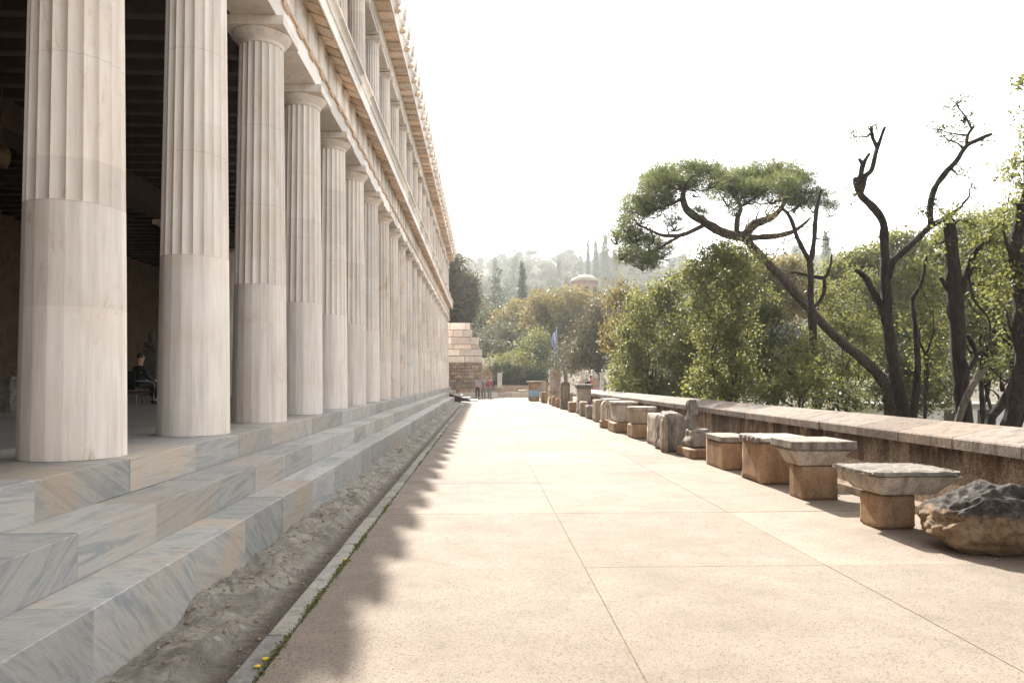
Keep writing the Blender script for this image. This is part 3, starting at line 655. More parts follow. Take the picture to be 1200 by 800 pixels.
stone('stump',M['old_marble'],b14,0,0,0,.30,.9,.52,top=(1.1,1),wear=.04,amp=.02,seed=131)
b15=frag('stone_stump',4.15,30.3,'paler short stump under the big dark topped altar','stone stump')
stone('stump',M['limestone_pale'],b15,0,0,0,.30,.8,.60,wear=.04,amp=.02,seed=141)
b16=frag('square_altar',4.48,32.6,'big square marble altar with a heavy dark moulded top','altar')
stone('foot',M['dark_stone'],b16,0,0,0,.66,.8,.55,top=(.8,.8),wear=.03,amp=.012,seed=151)
stone('die',M['clean_marble'],b16,0,0,.552,.58,.62,.56,wear=.012,amp=.005,seed=152)
stone('moulded_top',M['dark_stone'],b16,0,0,1.112,.78,.80,.19,bot=(.85,.85),wear=.03,amp=.012,seed=153)
b17=frag('stone_block',4.15,34.2,'small square tan block between the big altar and the dark framed stele','stone block')
stone('block',M['limestone'],b17,0,0,0,.34,.8,.475,wear=.02,amp=.008,seed=161)
b18=frag('framed_stele',4.18,37.4,'tall stele with a dark frame and rounded dark top','stele')
stone('base',M['dark_stone'],b18,0,0,0,.5,.6,.47,wear=.02,amp=.01,seed=171,n=8)
stone('panel',M['limestone_pale'],b18,0,.03,.472,.34,.18,.80,wear=.008,amp=.004,seed=172)
for sx_ in (-.205,.205): stone('frame_post',M['dark_stone'],b18,sx_,0,.472,.066,.24,.80,wear=.006,amp=.004,seed=173,n=6)
stone('cap',M['dark_stone'],b18,0,0,1.274,.50,.32,.13,top=(.7,.9),wear=.02,amp=.008,seed=174)
b19=frag('brick_pier',4.3,44.2,'tall pier of stacked tan bricks and stones beside the blue notice','pier')
mb=MB(); z=0
while z<1.95:
    hh=random.uniform(.09,.24); xx=-.32+random.uniform(-.02,.02)
    while xx<.3:
        ww=random.uniform(.16,.34); x2=min(xx+ww,.34); mb.chip(xx,x2-.01,-.5+random.uniform(-.02,.02),.5,z,z+hh-.012,.012,rc()); xx=x2
    z+=hh
mb.build('masonry',M['rubble'],b19)
for k,(x,y,sx_,sy_,sz_,m_,lb) in enumerate([(4.12,39.6,.4,.5,.50,'limestone','knee high orange stone at the far end of the parapet'),(4.75,41.0,.5,.6,.80,'limestone_pale','pale upright stone between the brick pier and the framed stele'),(4.08,41.8,.36,.5,.55,'limestone','reddish low block in front of the brick pier'),(3.95,47.5,.4,.5,.72,'limestone','squat block beyond the brick pier')]):
    o=frag('stone_block',x,y,lb,'stone block'); stone('block',M[m_],o,0,0,0,sx_,sy_,sz_,top=(.93,.93),wear=.03,amp=.015,seed=180+k,n=8)
# notice
st=empty('notice_stand',(3.6,52,0),'waist high tan stone stand with a pale blue notice on its front','sign')
stone('stand',M['limestone'],st,0,.25,0,.78,.46,1.30,wear=.02,amp=.008,seed=190); stone('stand_top',M['limestone_pale'],st,-.02,.2,1.302,.98,.62,.12,wear=.02,amp=.006,seed=191,n=8)
mb=MB(); mb.chip(-.40,.36,-.03,.0,.30,.78,.004); mb.build('blue_notice',M['blue_panel'],st)
st=empty('stone_pillar',(4.32,52,0),'pale squared stone pillar touching the right side of the notice stand','pillar')
stone('pillar',M['clean_marble'],st,-.08,.2,0,.34,.5,1.45,wear=.02,amp=.01,seed=195); stone('pillar',M['limestone'],st,.18,.3,0,.2,.4,1.38,wear=.02,amp=.01,seed=196,n=8)

# ------------------------------------------------------------------ far end: ruin wall, low wall, stele, hedge
rw=empty('ruined_wall',(0,66,0),'tall ruined wall of pinkish squared blocks above brown rubble, past the end of the hall','wall')
mb=MB(); z=3.05
rows=[(3.05,3.62,-.1),(3.64,4.22,-.1),(4.24,4.66,-.4),(4.68,5.32,-.42),(5.34,5.98,-1.0),(6.0,6.62,-1.2)]
for z0,z1,xr in rows:
    x=-7.5
    while x<xr-.1:
        x2=min(xr,x+random.uniform(.75,1.7)); 
        if xr-x2<.35: x2=xr
        mb.chip(x+.012,x2-.012,random.uniform(-.04,.04),1.6,z0,z1-.01,.035,rc()); x=x2
mb.build('block_courses',M['pink_block'],rw)
mb=MB(); z=-.3
mb.box(-7.5,-.15,.12,1.55,-.5,3.0,(.1,.5,.5))
while z<3.0:
    hh=random.uniform(.16,.42) if z>.95 else .5; z1=min(z+hh,3.04); x=-7.5
    while x<-.06:
        ww=random.uniform(.2,.75) if z>.9 else random.uniform(.9,1.8); x2=min(x+ww,-.05); d=random.uniform(-.1,.08); mb.chip(x+.02,x2-.015,d,.3,z+.015,z1-.012,.04,rc()); x=x2
    z=z1
mb.build('rubble_courses',M['rubble'],rw)
rn=empty('niche_pier',(.42,66.1,0),'stubby rubble pier with an arched pale top at the right of the ruined wall','pier')
mb=MB(); z=0
while z<1.9:
    x=-.42
    while x<.4: x2=min(x+random.uniform(.2,.4),.42); mb.chip(x,x2-.02,random.uniform(-.06,.04),.6,z,z+.25,.03,rc()); x=x2
    z+=.265
mb.build('masonry',M['rubble'],rn); mb=MB(); mb.prism([(-.40*math.cos(a_*math.pi/10),.55*math.sin(a_*math.pi/10)) for a_ in range(11)],-.1,.6); mb.build('arched_top',M['limestone'],rn,(0,0,1.89))
st=empty('white_stele',(1.42,64,0),'narrow white stele on a block in front of the ivy bank','stele')
stone('stele',M['white_ruin'],st,0,0,.80,.40,.25,1.30,wear=.015,amp=.006,seed=201); stone('block',M['limestone_pale'],st,0,0,0,.72,.4,.8,wear=.02,amp=.01,seed=202)
lw=empty('low_wall',(3.2,63.4,0),'low tan kerb wall closing the far end of the walk','wall')
mb=MB(); x=-5.4
while x<3.2: x2=min(3.2,x+random.uniform(.9,1.5)); mb.chip(x+.006,x2-.006,0,.45,-.2,.42,.02,rc()); x=x2
mb.build('masonry',M['pink_block'],lw); mb=MB(); mb.box(-2.2,3.2,2.0,2.5,-.2,1.0,(.2,.5,.5)); mb.build('rear_ledge',M['rubble'],lw)
st=empty('flat_stone',(3.6,62.6,0),'flat pale capital lying on the low wall at the far end','marble fragment'); stone('capital',M['white_ruin'],st,-.2,.95,.42,.9,.4,.2,bot=(.6,.6),wear=.03,amp=.01,seed=203,n=8)
st=empty('white_post',(6.98,43,0),'plain white post standing beyond the far end of the parapet','post'); mb=MB(); mb.chip(-.11,.11,-.11,.11,-.3,1.85,.01); mb.chip(-.14,.14,-.14,.14,1.852,1.92,.01); mb.build('post',M['white_paint'],st)

# flag
p=at(654,450,75)
fl=empty('flagpole',(7.75,75,tz(7.75,75)),'slim pole with a drooping blue and white striped flag in front of the autumn trees','flag')
mb=MB(); mb.tube([(0,0,0),(-.25,0,6.9-tz(7.75,75))],[.05,.03],8); mb.build('pole',M['white_paint'],fl)
vb=MB(); vw=MB(); zt=6.75-tz(7.75,75)
for sidx in range(9):
    tgt=vb if sidx%2==0 else vw
    for j in range(14):
        def P(s,j):
            u=s/9; t_=j/14; x=-.22-.05-1.05*u*(.55+.25*math.sin(t_*5+1))*math.sin(.4+t_*2.4); y=.20*math.sin(u*9+t_*4); z=zt-.15-2.5*t_-.35*u; return (x,y,z)
        a_,b_,c_,d_=P(sidx,j),P(sidx+1,j),P(sidx+1,j+1),P(sidx,j+1)
        th=(0,.012,0); f4=[a_,b_,c_,d_]; f8=f4+[tuple(np.add(q,th)) for q in f4]
        tgt.add(f8,[(0,1,2,3),(7,6,5,4),(0,4,5,1),(1,5,6,2),(2,6,7,3),(3,7,4,0)])
cl=vb.build('flag_cloth',M['flag_blue'],fl); vw.build('white_stripes',M['flag_white'],cl)

# church on the slope
zc=tz(20.8,150)
ch=empty('brick_church',(20.8,150,zc),'small brick church dome with a tiled roof rising from the trees on the slope','church')
mb=MB(); mb.box(-4.5,4.5,-4,4,-3,7.0,rc()); mb.build('nave',M['brick'],ch)
h0=7.0; top=23.7-zc
mb=MB(); ring=[(2.75*math.cos(R(22.5+45*k)),2.75*math.sin(R(22.5+45*k))) for k in range(8)]
mb.add([(x,y,h0) for x,y in ring]+[(x,y,top-2.2) for x,y in ring],[(k,(k+1)%8,(k+1)%8+8,k+8) for k in range(8)]+[tuple(range(8,16))],rc()); dr=mb.build('drum',M['brick'],ch)
mb=MB()
for k in range(8):
    a_=R(45*k); c0=Vector((2.55*math.cos(a_),2.55*math.sin(a_),0)); 
    mb.tube([c0+Vector((0,0,top-5.2)),c0+Vector((0,0,top-3.4))],[.45,.45],8)
mb.build('window',M['dark_wood'],dr)
mb=MB(); prof=[(3.0,0),(2.95,.35),(2.5,.8),(2.1,1.0),(1.2,1.45),(.6,1.5),(.1,1.75)]
mb.lathe(prof,seg=16,smooth=False); mb.build('dome_roof',M['rubble'],ch,(0,0,top-2.2))

# ------------------------------------------------------------------ people
def skin_mesh(name,verts,edges,rad,sub=2):
    me=bpy.data.meshes.new(name+'_cage'); me.from_pydata(verts,edges,[]); o=bpy.data.objects.new(name,me); COL.objects.link(o)
    m=o.modifiers.new('s','SKIN'); sv=me.skin_vertices[0].data if me.skin_vertices else None
    if sv is None:
        bm=bmesh.new(); bm.from_mesh(me); bm.verts.layers.skin.verify(); bm.to_mesh(me); bm.free(); sv=me.skin_vertices[0].data
    for i,r in enumerate(rad):
        sv[i].radius=(r,r) if not hasattr(r,'__len__') else r; sv[i].use_root=(i==0)
    m.use_smooth_shade=True
    m2=o.modifiers.new('d','SUBSURF'); m2.levels=sub; m2.render_levels=sub
    dg=bpy.context.evaluated_depsgraph_get(); dg.update(); out=bpy.data.meshes.new_from_object(o.evaluated_get(dg))
    bpy.data.objects.remove(o); out.name=name; out.polygons.foreach_set('use_smooth',[True]*len(out.polygons)); return out
def person(loc,rz,label,top,legs,pose='walk',ph=1,hair='hair',pack=None,hgt=1.0,group=None):
    r=empty('person',loc,label,'person',group,rz); r.scale=(hgt,)*3
    # facing +y
    if pose=='sit': hip=.46; kn=[(.10,.42,.50),(-.10,.42,.50)]; an=[(.11,.46,.09),(-.11,.46,.09)]; hx=[(.10,.0,.50),(-.10,.0,.50)]; sh_=(0,-.02,1.0)
    else:
        hip=.93; s_=.20*ph; kn=[(.10,s_*.75+.03,.50),(-.10,-s_*.35+.04,.50)]; an=[(.10,s_,.08),(-.10,-s_*1.15,.11)]; hx=[(.09,0,.90),(-.09,0,.90)]
    ch_=(0,.01,hip+.42); nk=(0,.0,hip+.55); hd0=(0,.02,hip+.63); hd=(0,.03,hip+.72); ht=(0,.02,hip+.82)
    V=[(0,0,hip),(0,.0,hip+.2),ch_,nk,hd0,hd,ht]; E_=[(0,1),(1,2),(2,3),(3,4),(4,5),(5,6)]; Rr=[(.15,.11),(.13,.10),(.17,.115),.055,(.062,.07),(.078,.095),(.065,.08)]
    arms=[]
    for k,sx_ in enumerate((1,-1)):
        sw=-(.12*ph if sx_>0 else -.12*ph)
        s0=(.17*sx_,0,hip+.46); 
        if pose=='sit': el=(.24*sx_,.10,hip+.20); wr=(.17*sx_,.32,hip+.14)
        else: el=(.235*sx_,sw*.5-.02,hip+.17); wr=(.25*sx_,sw+.05,hip-.07)
        i=len(V); V+= [s0,el,wr]; E_+=[(2,i),(i,i+1),(i+1,i+2)]; Rr+=[.06,.042,.03]
        d=(Vector(wr)-Vector(el)).normalized(); hnd=Vector(wr)+d*.08; j=len(V); V.append(tuple(hnd)); E_.append((i+2,j)); Rr.append((.038,.022))
        for q in range(4):
            f1=hnd+d*.045+Vector((0,(q-1.5)*.02,0)); f2=f1+d*.035+Vector((-.012*sx_,0,0)); jj=len(V); V+=[tuple(f1),tuple(f2)]; E_+=[(j,jj),(jj,jj+1)]; Rr+=[.010,.008]
        t1=Vector(wr)+d*.04+Vector((-.02*sx_,.035,0)); jj=len(V); V+=[tuple(t1),tuple(t1+d*.04+Vector((0,.012,0)))]; E_+=[(j,jj),(jj,jj+1)]; Rr+=[.011,.009]
        arms.append((s0,el,wr))
    lg=[]
    for k in range(2):
        i=len(V); to=(an[k][0]*1.1,an[k][1]+.17,an[k][2]-.045); V+=[hx[k],kn[k],an[k],to]; E_+=[(0,i),(i,i+1),(i+1,i+2),(i+2,i+3)]; Rr+=[.085,.06,.045,(.045,.03)]; lg.append((hx[k],kn[k],an[k]))
    link('body',skin_mesh('body',V,E_,Rr,2),M['skin'],r)
    # face
    mb=MB(); hc=Vector(hd)
    mb.tube([hc+Vector((0,.075,.02)),hc+Vector((0,.11,-.012))],[.008,.015],6); mb.build('nose',M['skin'],r)
    mb=MB()
    for sx_ in(-1,1): mb.lathe([(.001,-.012),(.012,0),(.001,.012)],hc.x+.03*sx_,hc.y+.085,8)
    mb.v=[(a_,b_,c_+hc.z+.015) for a_,b_,c_ in mb.v]; mb.build('eyes',M['hair'],r)
    # clothes
    W=[(0,0,hip-.02),(0,0,hip+.2),(0,.01,hip+.42),(0,0,hip+.52)]; WE=[(0,1),(1,2),(2,3)]; WR=[(.18,.135),(.155,.125),(.19,.14),(.075,.08)]
    for (s0,el,wr) in arms:
        i=len(W); cuff=tuple(Vector(el)+(Vector(wr)-Vector(el))*.75); W+=[s0,el,cuff]; WE+=[(2,i),(i,i+1),(i+1,i+2)]; WR+=[.08,.06,.05]
    link('shirt',skin_mesh('shirt',W,WE,WR,2),M[top],r)
    W=[(0,0,hip+.06),(0,0,hip-.04)]; WE=[(0,1)]; WR=[(.165,.125),(.15,.12)]
    for (h_,k_,a_) in lg:
        i=len(W); cuff=tuple(Vector(k_)+(Vector(a_)-Vector(k_))*.93); W+=[h_,k_,cuff]; WE+=[(1,i),(i,i+1),(i+1,i+2)]; WR+=[.105,.08,.07]
    link('trousers',skin_mesh('trousers',W,WE,WR,2),M[legs],r)
    mb=MB()
    for (h_,k_,a_) in lg:
        mb.tube([(a_[0],a_[1]-.06,a_[2]-.04),(a_[0],a_[1]+.05,a_[2]-.035),(a_[0]*1.1,a_[1]+.19,a_[2]-.05)],[.045,.052,.035],8)
    mb.build('shoes',M['black_cloth'],r)
    hm=skin_mesh('hair',[tuple(hc+Vector((0,-.045,-.03))),tuple(hc+Vector((0,-.03,.06))),tuple(hc+Vector((0,.02,.11)))],[(0,1),(1,2)],[(.07,.06),(.09,.095),(.075,.07)],2); link('hair',hm,M[hair],r)
    if pack:
        mb=MB(); mb.chip(-.17,.17,-.34,-.125,hip+.08,hip+.50,.05); mb.build('backpack',M[pack],r)
    return r
person((-.45,57.6,0),0,'man in a lilac shirt and black trousers walking away at the end of the walk','lilac','black_cloth',ph=1)
person((.02,59.3,0),.1,'person in grey mostly hidden behind the man in the lilac shirt','grey_cloth','grey_cloth',ph=-1,hgt=.96)
person((.50,58.4,0),-.1,'person in a dark red top and dark trousers walking at the end of the walk','red_cloth','grey_cloth',ph=-1,hgt=.98)
person((6.62,45,.0),-1.2,'person in a pink shirt with a black backpack beyond the far end of the parapet','pink_cloth','black_cloth',ph=.3,pack='black_cloth')
sp0=(-8.72,19.0,.872)
person(sp0,-.6,'person in black sitting in the dark hall behind the first gap between columns','black_cloth','black_cloth','sit')
chx=empty('chair',(-8.72,18.98,.872),'metal armchair under the seated person inside the dark hall','chair',rz=-.6)
mb=MB(); mb.chip(-.24,.24,-.22,.24,.30,.335,.01); mb.build('seat',M['black_cloth'],chx); mb=MB(); mb.chip(-.23,.23,-.27,-.24,.38,.85,.01); mb.build('backrest',M['black_cloth'],chx)
for sx_ in(-.25,.25):
    for ly in(-.24,.24): mb=MB(); mb.tube([(sx_,ly,0),(sx_,ly*.95,.30)],.014,6); mb.build('leg',M['steel'],chx)
    mb=MB(); mb.tube([(sx_,.24,.3),(sx_,.26,.5),(sx_,.18,.58),(sx_,0,.60),(sx_,-.25,.6)],.014,6); mb.build('armrest',M['steel'],chx)

# ------------------------------------------------------------------ vegetation
def leaves(name,P,size,aspect=.5,jit=.35,flatness=0,elong=None):
    """many small folded leaf faces, one quad each, at points P"""
    P=np.asarray(P,np.float32); n=len(P)
    a=RNG.normal(size=(n,3)); 
    if elong is not None: a=a*.5+np.asarray(elong)*1.0
    a/=np.linalg.norm(a,axis=1,keepdims=True)
    b=RNG.normal(size=(n,3)); b-=a*(a*b).sum(1,keepdims=True); b/=np.linalg.norm(b,axis=1,keepdims=True)
    c_=np.cross(a,b); L=(size*(1+jit*RNG.uniform(-1,1,size=(n,1)))); W=L*aspect*.5
    v=np.empty((n,4,3),np.float32); v[:,0]=P; v[:,1]=P+a*L*.45+b*W+c_*W*.3; v[:,2]=P+a*L; v[:,3]=P+a*L*.45-b*W+c_*W*.3
    me=bpy.data.meshes.new(name); me.vertices.add(n*4); me.vertices.foreach_set('co',v.reshape(-1)); me.loops.add(n*4); me.loops.foreach_set('vertex_index',np.arange(n*4,dtype=np.int32))
    me.polygons.add(n); me.polygons.foreach_set('loop_start',np.arange(0,n*4,4,dtype=np.int32)); 
    try: me.polygons.foreach_set('loop_total',np.full(n,4,dtype=np.int32))
    except Exception: pass
    me.update(calc_edges=True); me.validate(); return me
def clumps(lobes,dens,sig,per,shell=.55,flat=1.0):
    """lobes (x,y,z,rx,ry,rz) -> clump centres and leaf points"""
    C=[];Q=[]
    for (x,y,z,rx,ry,rz) in lobes:
        k=max(3,int(dens*(rx*ry*rz)**(2/3)))
        d=RNG.normal(size=(k,3)); d/=np.linalg.norm(d,axis=1,keepdims=True); r=RNG.uniform(shell**3,1,size=(k,1))**(1/3)
        r*=RNG.uniform(.82,1.12,size=(k,1))
        c_=np.array([x,y,z])+d*r*np.array([rx,ry,rz]); C.append(c_)
        s=sig*RNG.uniform(.55,1.35,size=(k,1,1)); q=c_[:,None,:]+RNG.normal(size=(k,per,3))*s*np.array([1,1,flat]); Q.append(q.reshape(-1,3))
    return np.concatenate(C),np.concatenate(Q)
def wobble(a,b,n=5,amp=.06,seed=0):
    a=Vector(a); b=Vector(b); L=(b-a).length; out=[]
    for i in range(n+1):
        t_=i/n; p=a.lerp(b,t_); k=math.sin(math.pi*t_)*L*amp; out.append(p+Vector((noise.noise(p*1.7+Vector((seed,0,0))),noise.noise(p*1.7+Vector((0,seed,5))),noise.noise(p*1.7+Vector((3,0,seed)))))*k*2)
    return out
def smooth_path(pts,rad,k=4):
    """Catmull-Rom through surveyed limb points"""
    P=[Vector(p) for p in pts]; n=len(P); out=[];rr=[]
    for i in range(n-1):
        p0=P[max(i-1,0)];p1=P[i];p2=P[i+1];p3=P[min(i+2,n-1)]
        for j in range(k):
            t_=j/k; out.append(.5*((2*p1)+(p2-p0)*t_+(2*p0-5*p1+4*p2-p3)*t_*t_+(3*p1-p0-3*p2+p3)*t_**3)); rr.append(rad[i]+(rad[i+1]-rad[i])*t_)
    out.append(P[-1]); rr.append(rad[-1]); return out,rr
def limb(mb,pts,rad,seg=9,wob=.35):
    o,r=smooth_path(pts,rad); mb.tube(o,r,seg,wob)
def lobes_px(lst,Y,dy=None,sq=1.0):
    out=[]
    for (px,py,rx,ry,*o) in lst:
        yy=Y+(o[0] if o else 0); c_=at(px,py,yy); k=yy/F; out.append((c_.x,yy,c_.z,rx*k,(dy if dy else max(rx,ry)*k*sq),ry*k))
    return out
def ztop(o): return 0
def make_tree(name,label,cat,base,lobes,leafm,barkm,size,dens=26,sig=.28,per=26,trunk_r=.12,shell=.5,limbs=True,group=None,aspect=.5,extra=None,flat=1.0,crown='crown',twigs=40):
    r=empty(name,base,label,cat,group); B=Vector(base)
    lb=[(x-B.x,y-B.y,z-B.z,a_,b_,c_) for x,y,z,a_,b_,c_ in lobes]
    C_,Q=clumps(lb,dens,sig,per,shell,flat)
    link(crown,leaves(crown,Q,size,aspect),M[leafm],r)
    mb=MB(); 
    if limbs:
        top=Vector((np.mean([l[0] for l in lb])*.6,np.mean([l[1] for l in lb])*.6,min(l[2]-l[5]*.3 for l in lb)))
        if top.z<.5: top.z=.5
        mb.tube(wobble((0,0,-.3),top,6,.08,B.x),[trunk_r*(1-.4*i/6) for i in range(7)],9,.3)
        for i,l in enumerate(lb): mb.tube(wobble(top*random.uniform(.75,1),(l[0],l[1],l[2]+l[5]*.2),6,.12,i),[trunk_r*(.6-.09*j) for j in range(7)],7,.2)
        for i in range(min(twigs,len(C_))):
            c_=C_[RNG.integers(len(C_))]; l=min(lb,key=lambda l:(Vector(l[:3])-Vector(c_)).length); mb.tube(wobble(l[:3],c_,3,.12,i),[trunk_r*.16,trunk_r*.11,trunk_r*.08,trunk_r*.04],4)
    if extra: extra(mb,B)
    if mb.v: mb.build('trunk',M[barkm],r)
    return r

# --- big umbrella pine on a leaning trunk
Yp=24.0
A=lambda px,py,d=0:(lambda v:(v.x,v.y,v.z))(at(px,py,Yp+d))
pb=at(1046,505,Yp); pb.z=-1.85
def pine_wood(mb,B):
    L=lambda pts:[tuple(Vector(p)-B) for p in pts]
    limb(mb,L([(pb.x+.05,pb.y,pb.z),A(1045,480),A(1036,448),A(1012,422),A(975,391),A(938,350),A(905,313),A(884,292),A(872,277)]),[.27,.21,.175,.155,.145,.14,.135,.13,.13],12)
    limb(mb,L([A(872,277),A(858,276),A(840,269),A(822,258),A(806,247),A(800,232),A(804,217),A(812,207)]),[.17,.16,.15,.135,.12,.09,.07,.04])
    limb(mb,L([A(872,277),A(885,262,.3),A(900,257,.6),A(915,245,.9),A(925,225,1.0)]),[.17,.15,.12,.09,.05])
    limb(mb,L([A(874,279),A(895,278,-.3),A(918,275,-.6),A(935,268,-.8),A(950,255,-.8)]),[.12,.10,.085,.06,.03])
    limb(mb,L([A(864,277),A(864,258,.2),A(868,242,.4),A(858,228,.5),A(845,215,.6)]),[.10,.09,.07,.05,.03])
    limb(mb,L([A(823,265),A(800,275,-.3),A(778,276,-.5),A(762,270,-.7),A(745,262,-.9)]),[.08,.07,.055,.04,.025])
    limb(mb,L([A(800,232),A(785,240,.3),A(768,245,.5),A(750,252,.7)]),[.06,.05,.04,.02])
    limb(mb,L([A(800,275,-.3),A(782,285,-.4),A(762,297,-.4),A(745,300,-.4)]),[.05,.045,.03,.02])
    limb(mb,L([A(868,242,.4),A(885,232,.2),A(900,222,0),A(918,212,-.2)]),[.06,.05,.035,.02])
    limb(mb,L([A(804,217),A(785,212,-.3),A(765,222,-.5)]),[.05,.04,.02])
    for k,(x0,y0,x1,y1) in enumerate([(785,276,780,262),(762,270,755,288),(900,257,905,232),(858,228,848,205),(812,207,828,198),(925,225,945,228),(935,268,960,255),(885,262,880,240),(750,252,738,262),(745,300,732,292),(845,215,860,205),(915,245,940,240),(768,245,756,235)]):
        mb.tube([Vector(q)-B for q in wobble(A(x0,y0,random.uniform(-.5,.5)),A(x1,y1,random.uniform(-.9,.9)),5,.25,k)],[.035,.03,.025,.02,.014,.008],5)
    for k in range(260):
        cx_=random.choice(pine_l); e=Vector((cx_[0]+random.uniform(-1,1)*cx_[3],cx_[1]+random.uniform(-1,1)*cx_[4],cx_[2]-random.uniform(0,1)*cx_[5]))
        s_=Vector((cx_[0],cx_[1],cx_[2]-cx_[5]*1.5)); mb.tube([q-B for q in wobble(s_,e,5,.3,k)],[.022,.018,.014,.011,.008,.005],4)
pine_px=[(800,204,36,13),(778,214,32,13),(760,230,28,14),(748,246,25,12),(770,240,24,10),(735,262,13,7),(738,284,20,10),(752,303,24,9),(775,292,18,8),(728,297,9,5),(745,272,20,9),(760,285,18,8),(765,305,14,6),(722,278,8,6),(790,262,14,6),(832,203,24,12),(815,219,16,8),
 (852,222,26,14),(870,212,28,14),(893,203,30,12),(918,207,26,13),(938,219,24,14),(955,234,20,11),(905,222,34,12),(930,236,22,9),(872,228,22,8),(972,245,10,6),(845,208,18,10),(822,250,12,5),(862,246,10,5)]
pine_l=[]
for (px,py,rx,ry) in pine_px:
    dy=random.uniform(-1.3,1.3); v=at(px,py,Yp+dy); k=(Yp+dy)/F; pine_l.append((v.x,v.y,v.z,rx*k,rx*k*1.1,ry*k))
r=empty('umbrella_pine',pb,'spreading umbrella pine with a long bare trunk leaning left over the bushes','pine tree'); B=pb.copy()
lb=[(x-B.x,y-B.y,z-B.z,a_,b_,c_) for x,y,z,a_,b_,c_ in pine_l]
C_,Q=clumps([(a_,b_,c_,d_*1.08,e_*1.08,f_*1.12) for a_,b_,c_,d_,e_,f_ in lb],76,.12,90,.35,.7)
el=(Q-np.repeat(C_,90,axis=0)); el/=np.linalg.norm(el,axis=1,keepdims=True)+1e-6; el[:,2]+=.5
link('crown',leaves('crown',Q,.17,.10,.3,elong=el),M['needle'],r)
C2,Q2=clumps([(l[0],l[1],l[2]+l[5]*.55,l[3]*.9,l[4]*.9,l[5]*.5) for l in lb],60,.09,50,.5,.7); link('upper_needles',leaves('upper_needles',Q2,.15,.09,.3),M['needle_yellow'],r)  # yellower needles over the upper part of each crown pad
mb=MB(); pine_wood(mb,B); mb.build('trunk',M['bark_pine'],r)

# --- bare pruned trees with few leaves
def bare_tree(label,Y,base_px,limbs_,tufts,leafm='leaf_green',barkm='bark_dark',lsize=.085,dens=60,sig=.16,per=9,group=None,name='pruned_tree'):
    b=at(base_px[0],base_px[1],Y); b.z=-1.85; r=empty(name,b,label,'tree',group); mb=MB()
    for pts,rad in limbs_:
        pp=[at(p[0],p[1],Y+(p[2] if len(p)>2 else 0))-b for p in pts]
        limb(mb,pp,[q*Y/F for q in rad],10,.4)
    if tufts:
        lb=[]
        for (px,py,rx,ry,*o) in tufts:
            v=at(px,py,Y)-b; k=Y/F; lb.append((v.x,v.y,v.z,rx*k,max(rx,ry)*k*.8,ry*k))
        C_,Q=clumps(lb,dens*1.5,sig*.6,int(per*3),.1); link('crown',leaves('crown',Q,lsize*.78,.6),M[leafm],r)
        LV=[Vector(q) for q in mb.v[::5]]
        for l in lb:
            e=Vector(l[:3]); n_=min(LV,key=lambda q:(q-e).length); mb.tube(wobble(n_,e,5,.22,l[0]),[.028,.022,.018,.014,.011,.008],5)
        for i,c_ in enumerate(C_):
            l=min(lb,key=lambda l:(Vector(l[:3])-Vector(c_)).length); mb.tube(wobble(Vector(l[:3]),c_,3,.25,i),[.010,.008,.006,.003],4)
    mb.build('trunk',M[barkm],r); return r
bare_tree('tall pruned tree with an S bent trunk and cut branches against the sky',14.0,(1064,520),[
 ([(1064,560),(1062,505),(1055,465),(1047,425),(1041,385),(1038,345),(1037,310),(1036,277),(1034,258),(1023,243),(1011,232),(1005,220),(1002,208)],[11,8.6,7.6,6.8,6.3,6,5,4.8,4.5,4.3,4.1,3.8,2.8]),
 ([(1008,226),(1014,208),(1021,199),(1028,174),(1037,149)],[4,3.4,2.9,2.4,1.7]),
 ([(1005,215),(1009,204),(1012,192),(1019,180)],[3.2,3,2.8,1.7]),
 ([(1012,193),(1006,186)],[3,1.5]),([(1028,172),(1022,160),(1021,148)],[2.5,2,1.5]),
 ([(1040,325),(1047,306),(1062,292),(1082,273),(1092,264),(1108,256),(1128,241)],[5,4.2,3.8,3.6,3.4,3,1.8]),
 ([(1091,266),(1090,245),(1095,222),(1107,204),(1120,189),(1133,171),(1146,164),(1162,157)],[3.6,3.4,3.4,3.2,3,2.7,2.4,2]),
 ([(1133,172),(1134,159),(1142,147)],[2,1.7,1.4]),([(1138,150),(1132,138),(1122,125)],[1.2,1,.8]),
 ([(1042,392),(1034,362),(1023,342),(1013,324),(1002,316)],[4.5,4,3.6,3.2,2.2]),
 ([(1066,510),(1072,470),(1075,430),(1073,390),(1069,350)],[6,4.5,4,3,2]),
 ([(1069,350),(1080,330),(1086,300)],[3,2.2,1.5])],
 [(1000,160,11,9),(1022,152,14,6),(1122,122,14,14),(1100,152,18,8),(1128,142,14,10),(1112,165,12,7),(1140,215,8,8),(1125,205,10,6),(1095,238,12,8),(1000,228,6,7),(1085,250,12,6),(1150,165,7,8)],dens=130,per=8,lsize=.07,sig=.13,leafm='leaf_dark')
bare_tree('dark leafless forked stump tree standing in front of the umbrella pine',20.0,(955,520),[
 ([(956,540),(957,480),(955,430),(953,390),(951,364),(950,346),(950,325),(949,307),(942,294),(934,278),(929,262),(923,250),(912,241)],[7,6,5,4.5,4.2,3.6,3.6,3.4,2.6,2.5,2.5,2.2,.8]),
 ([(949,309),(953,290),(955,268),(957,245),(962,222)],[3.0,2.8,2.7,2.5,1.7]),
 ([(952,325),(940,321),(927,319)],[2,1.7,1.2]),([(949,323),(960,325),(968,324),(973,312),(975,298)],[2,2.2,2,1.4,.8]),
 ([(966,324),(966,340),(961,352),(952,362)],[2.3,2.3,2.2,2.2])],[(890,262,18,8),(905,248,14,8),(918,285,10,14),(972,280,8,14)],dens=40,sig=.18,per=12,leafm='leaf_yellow')
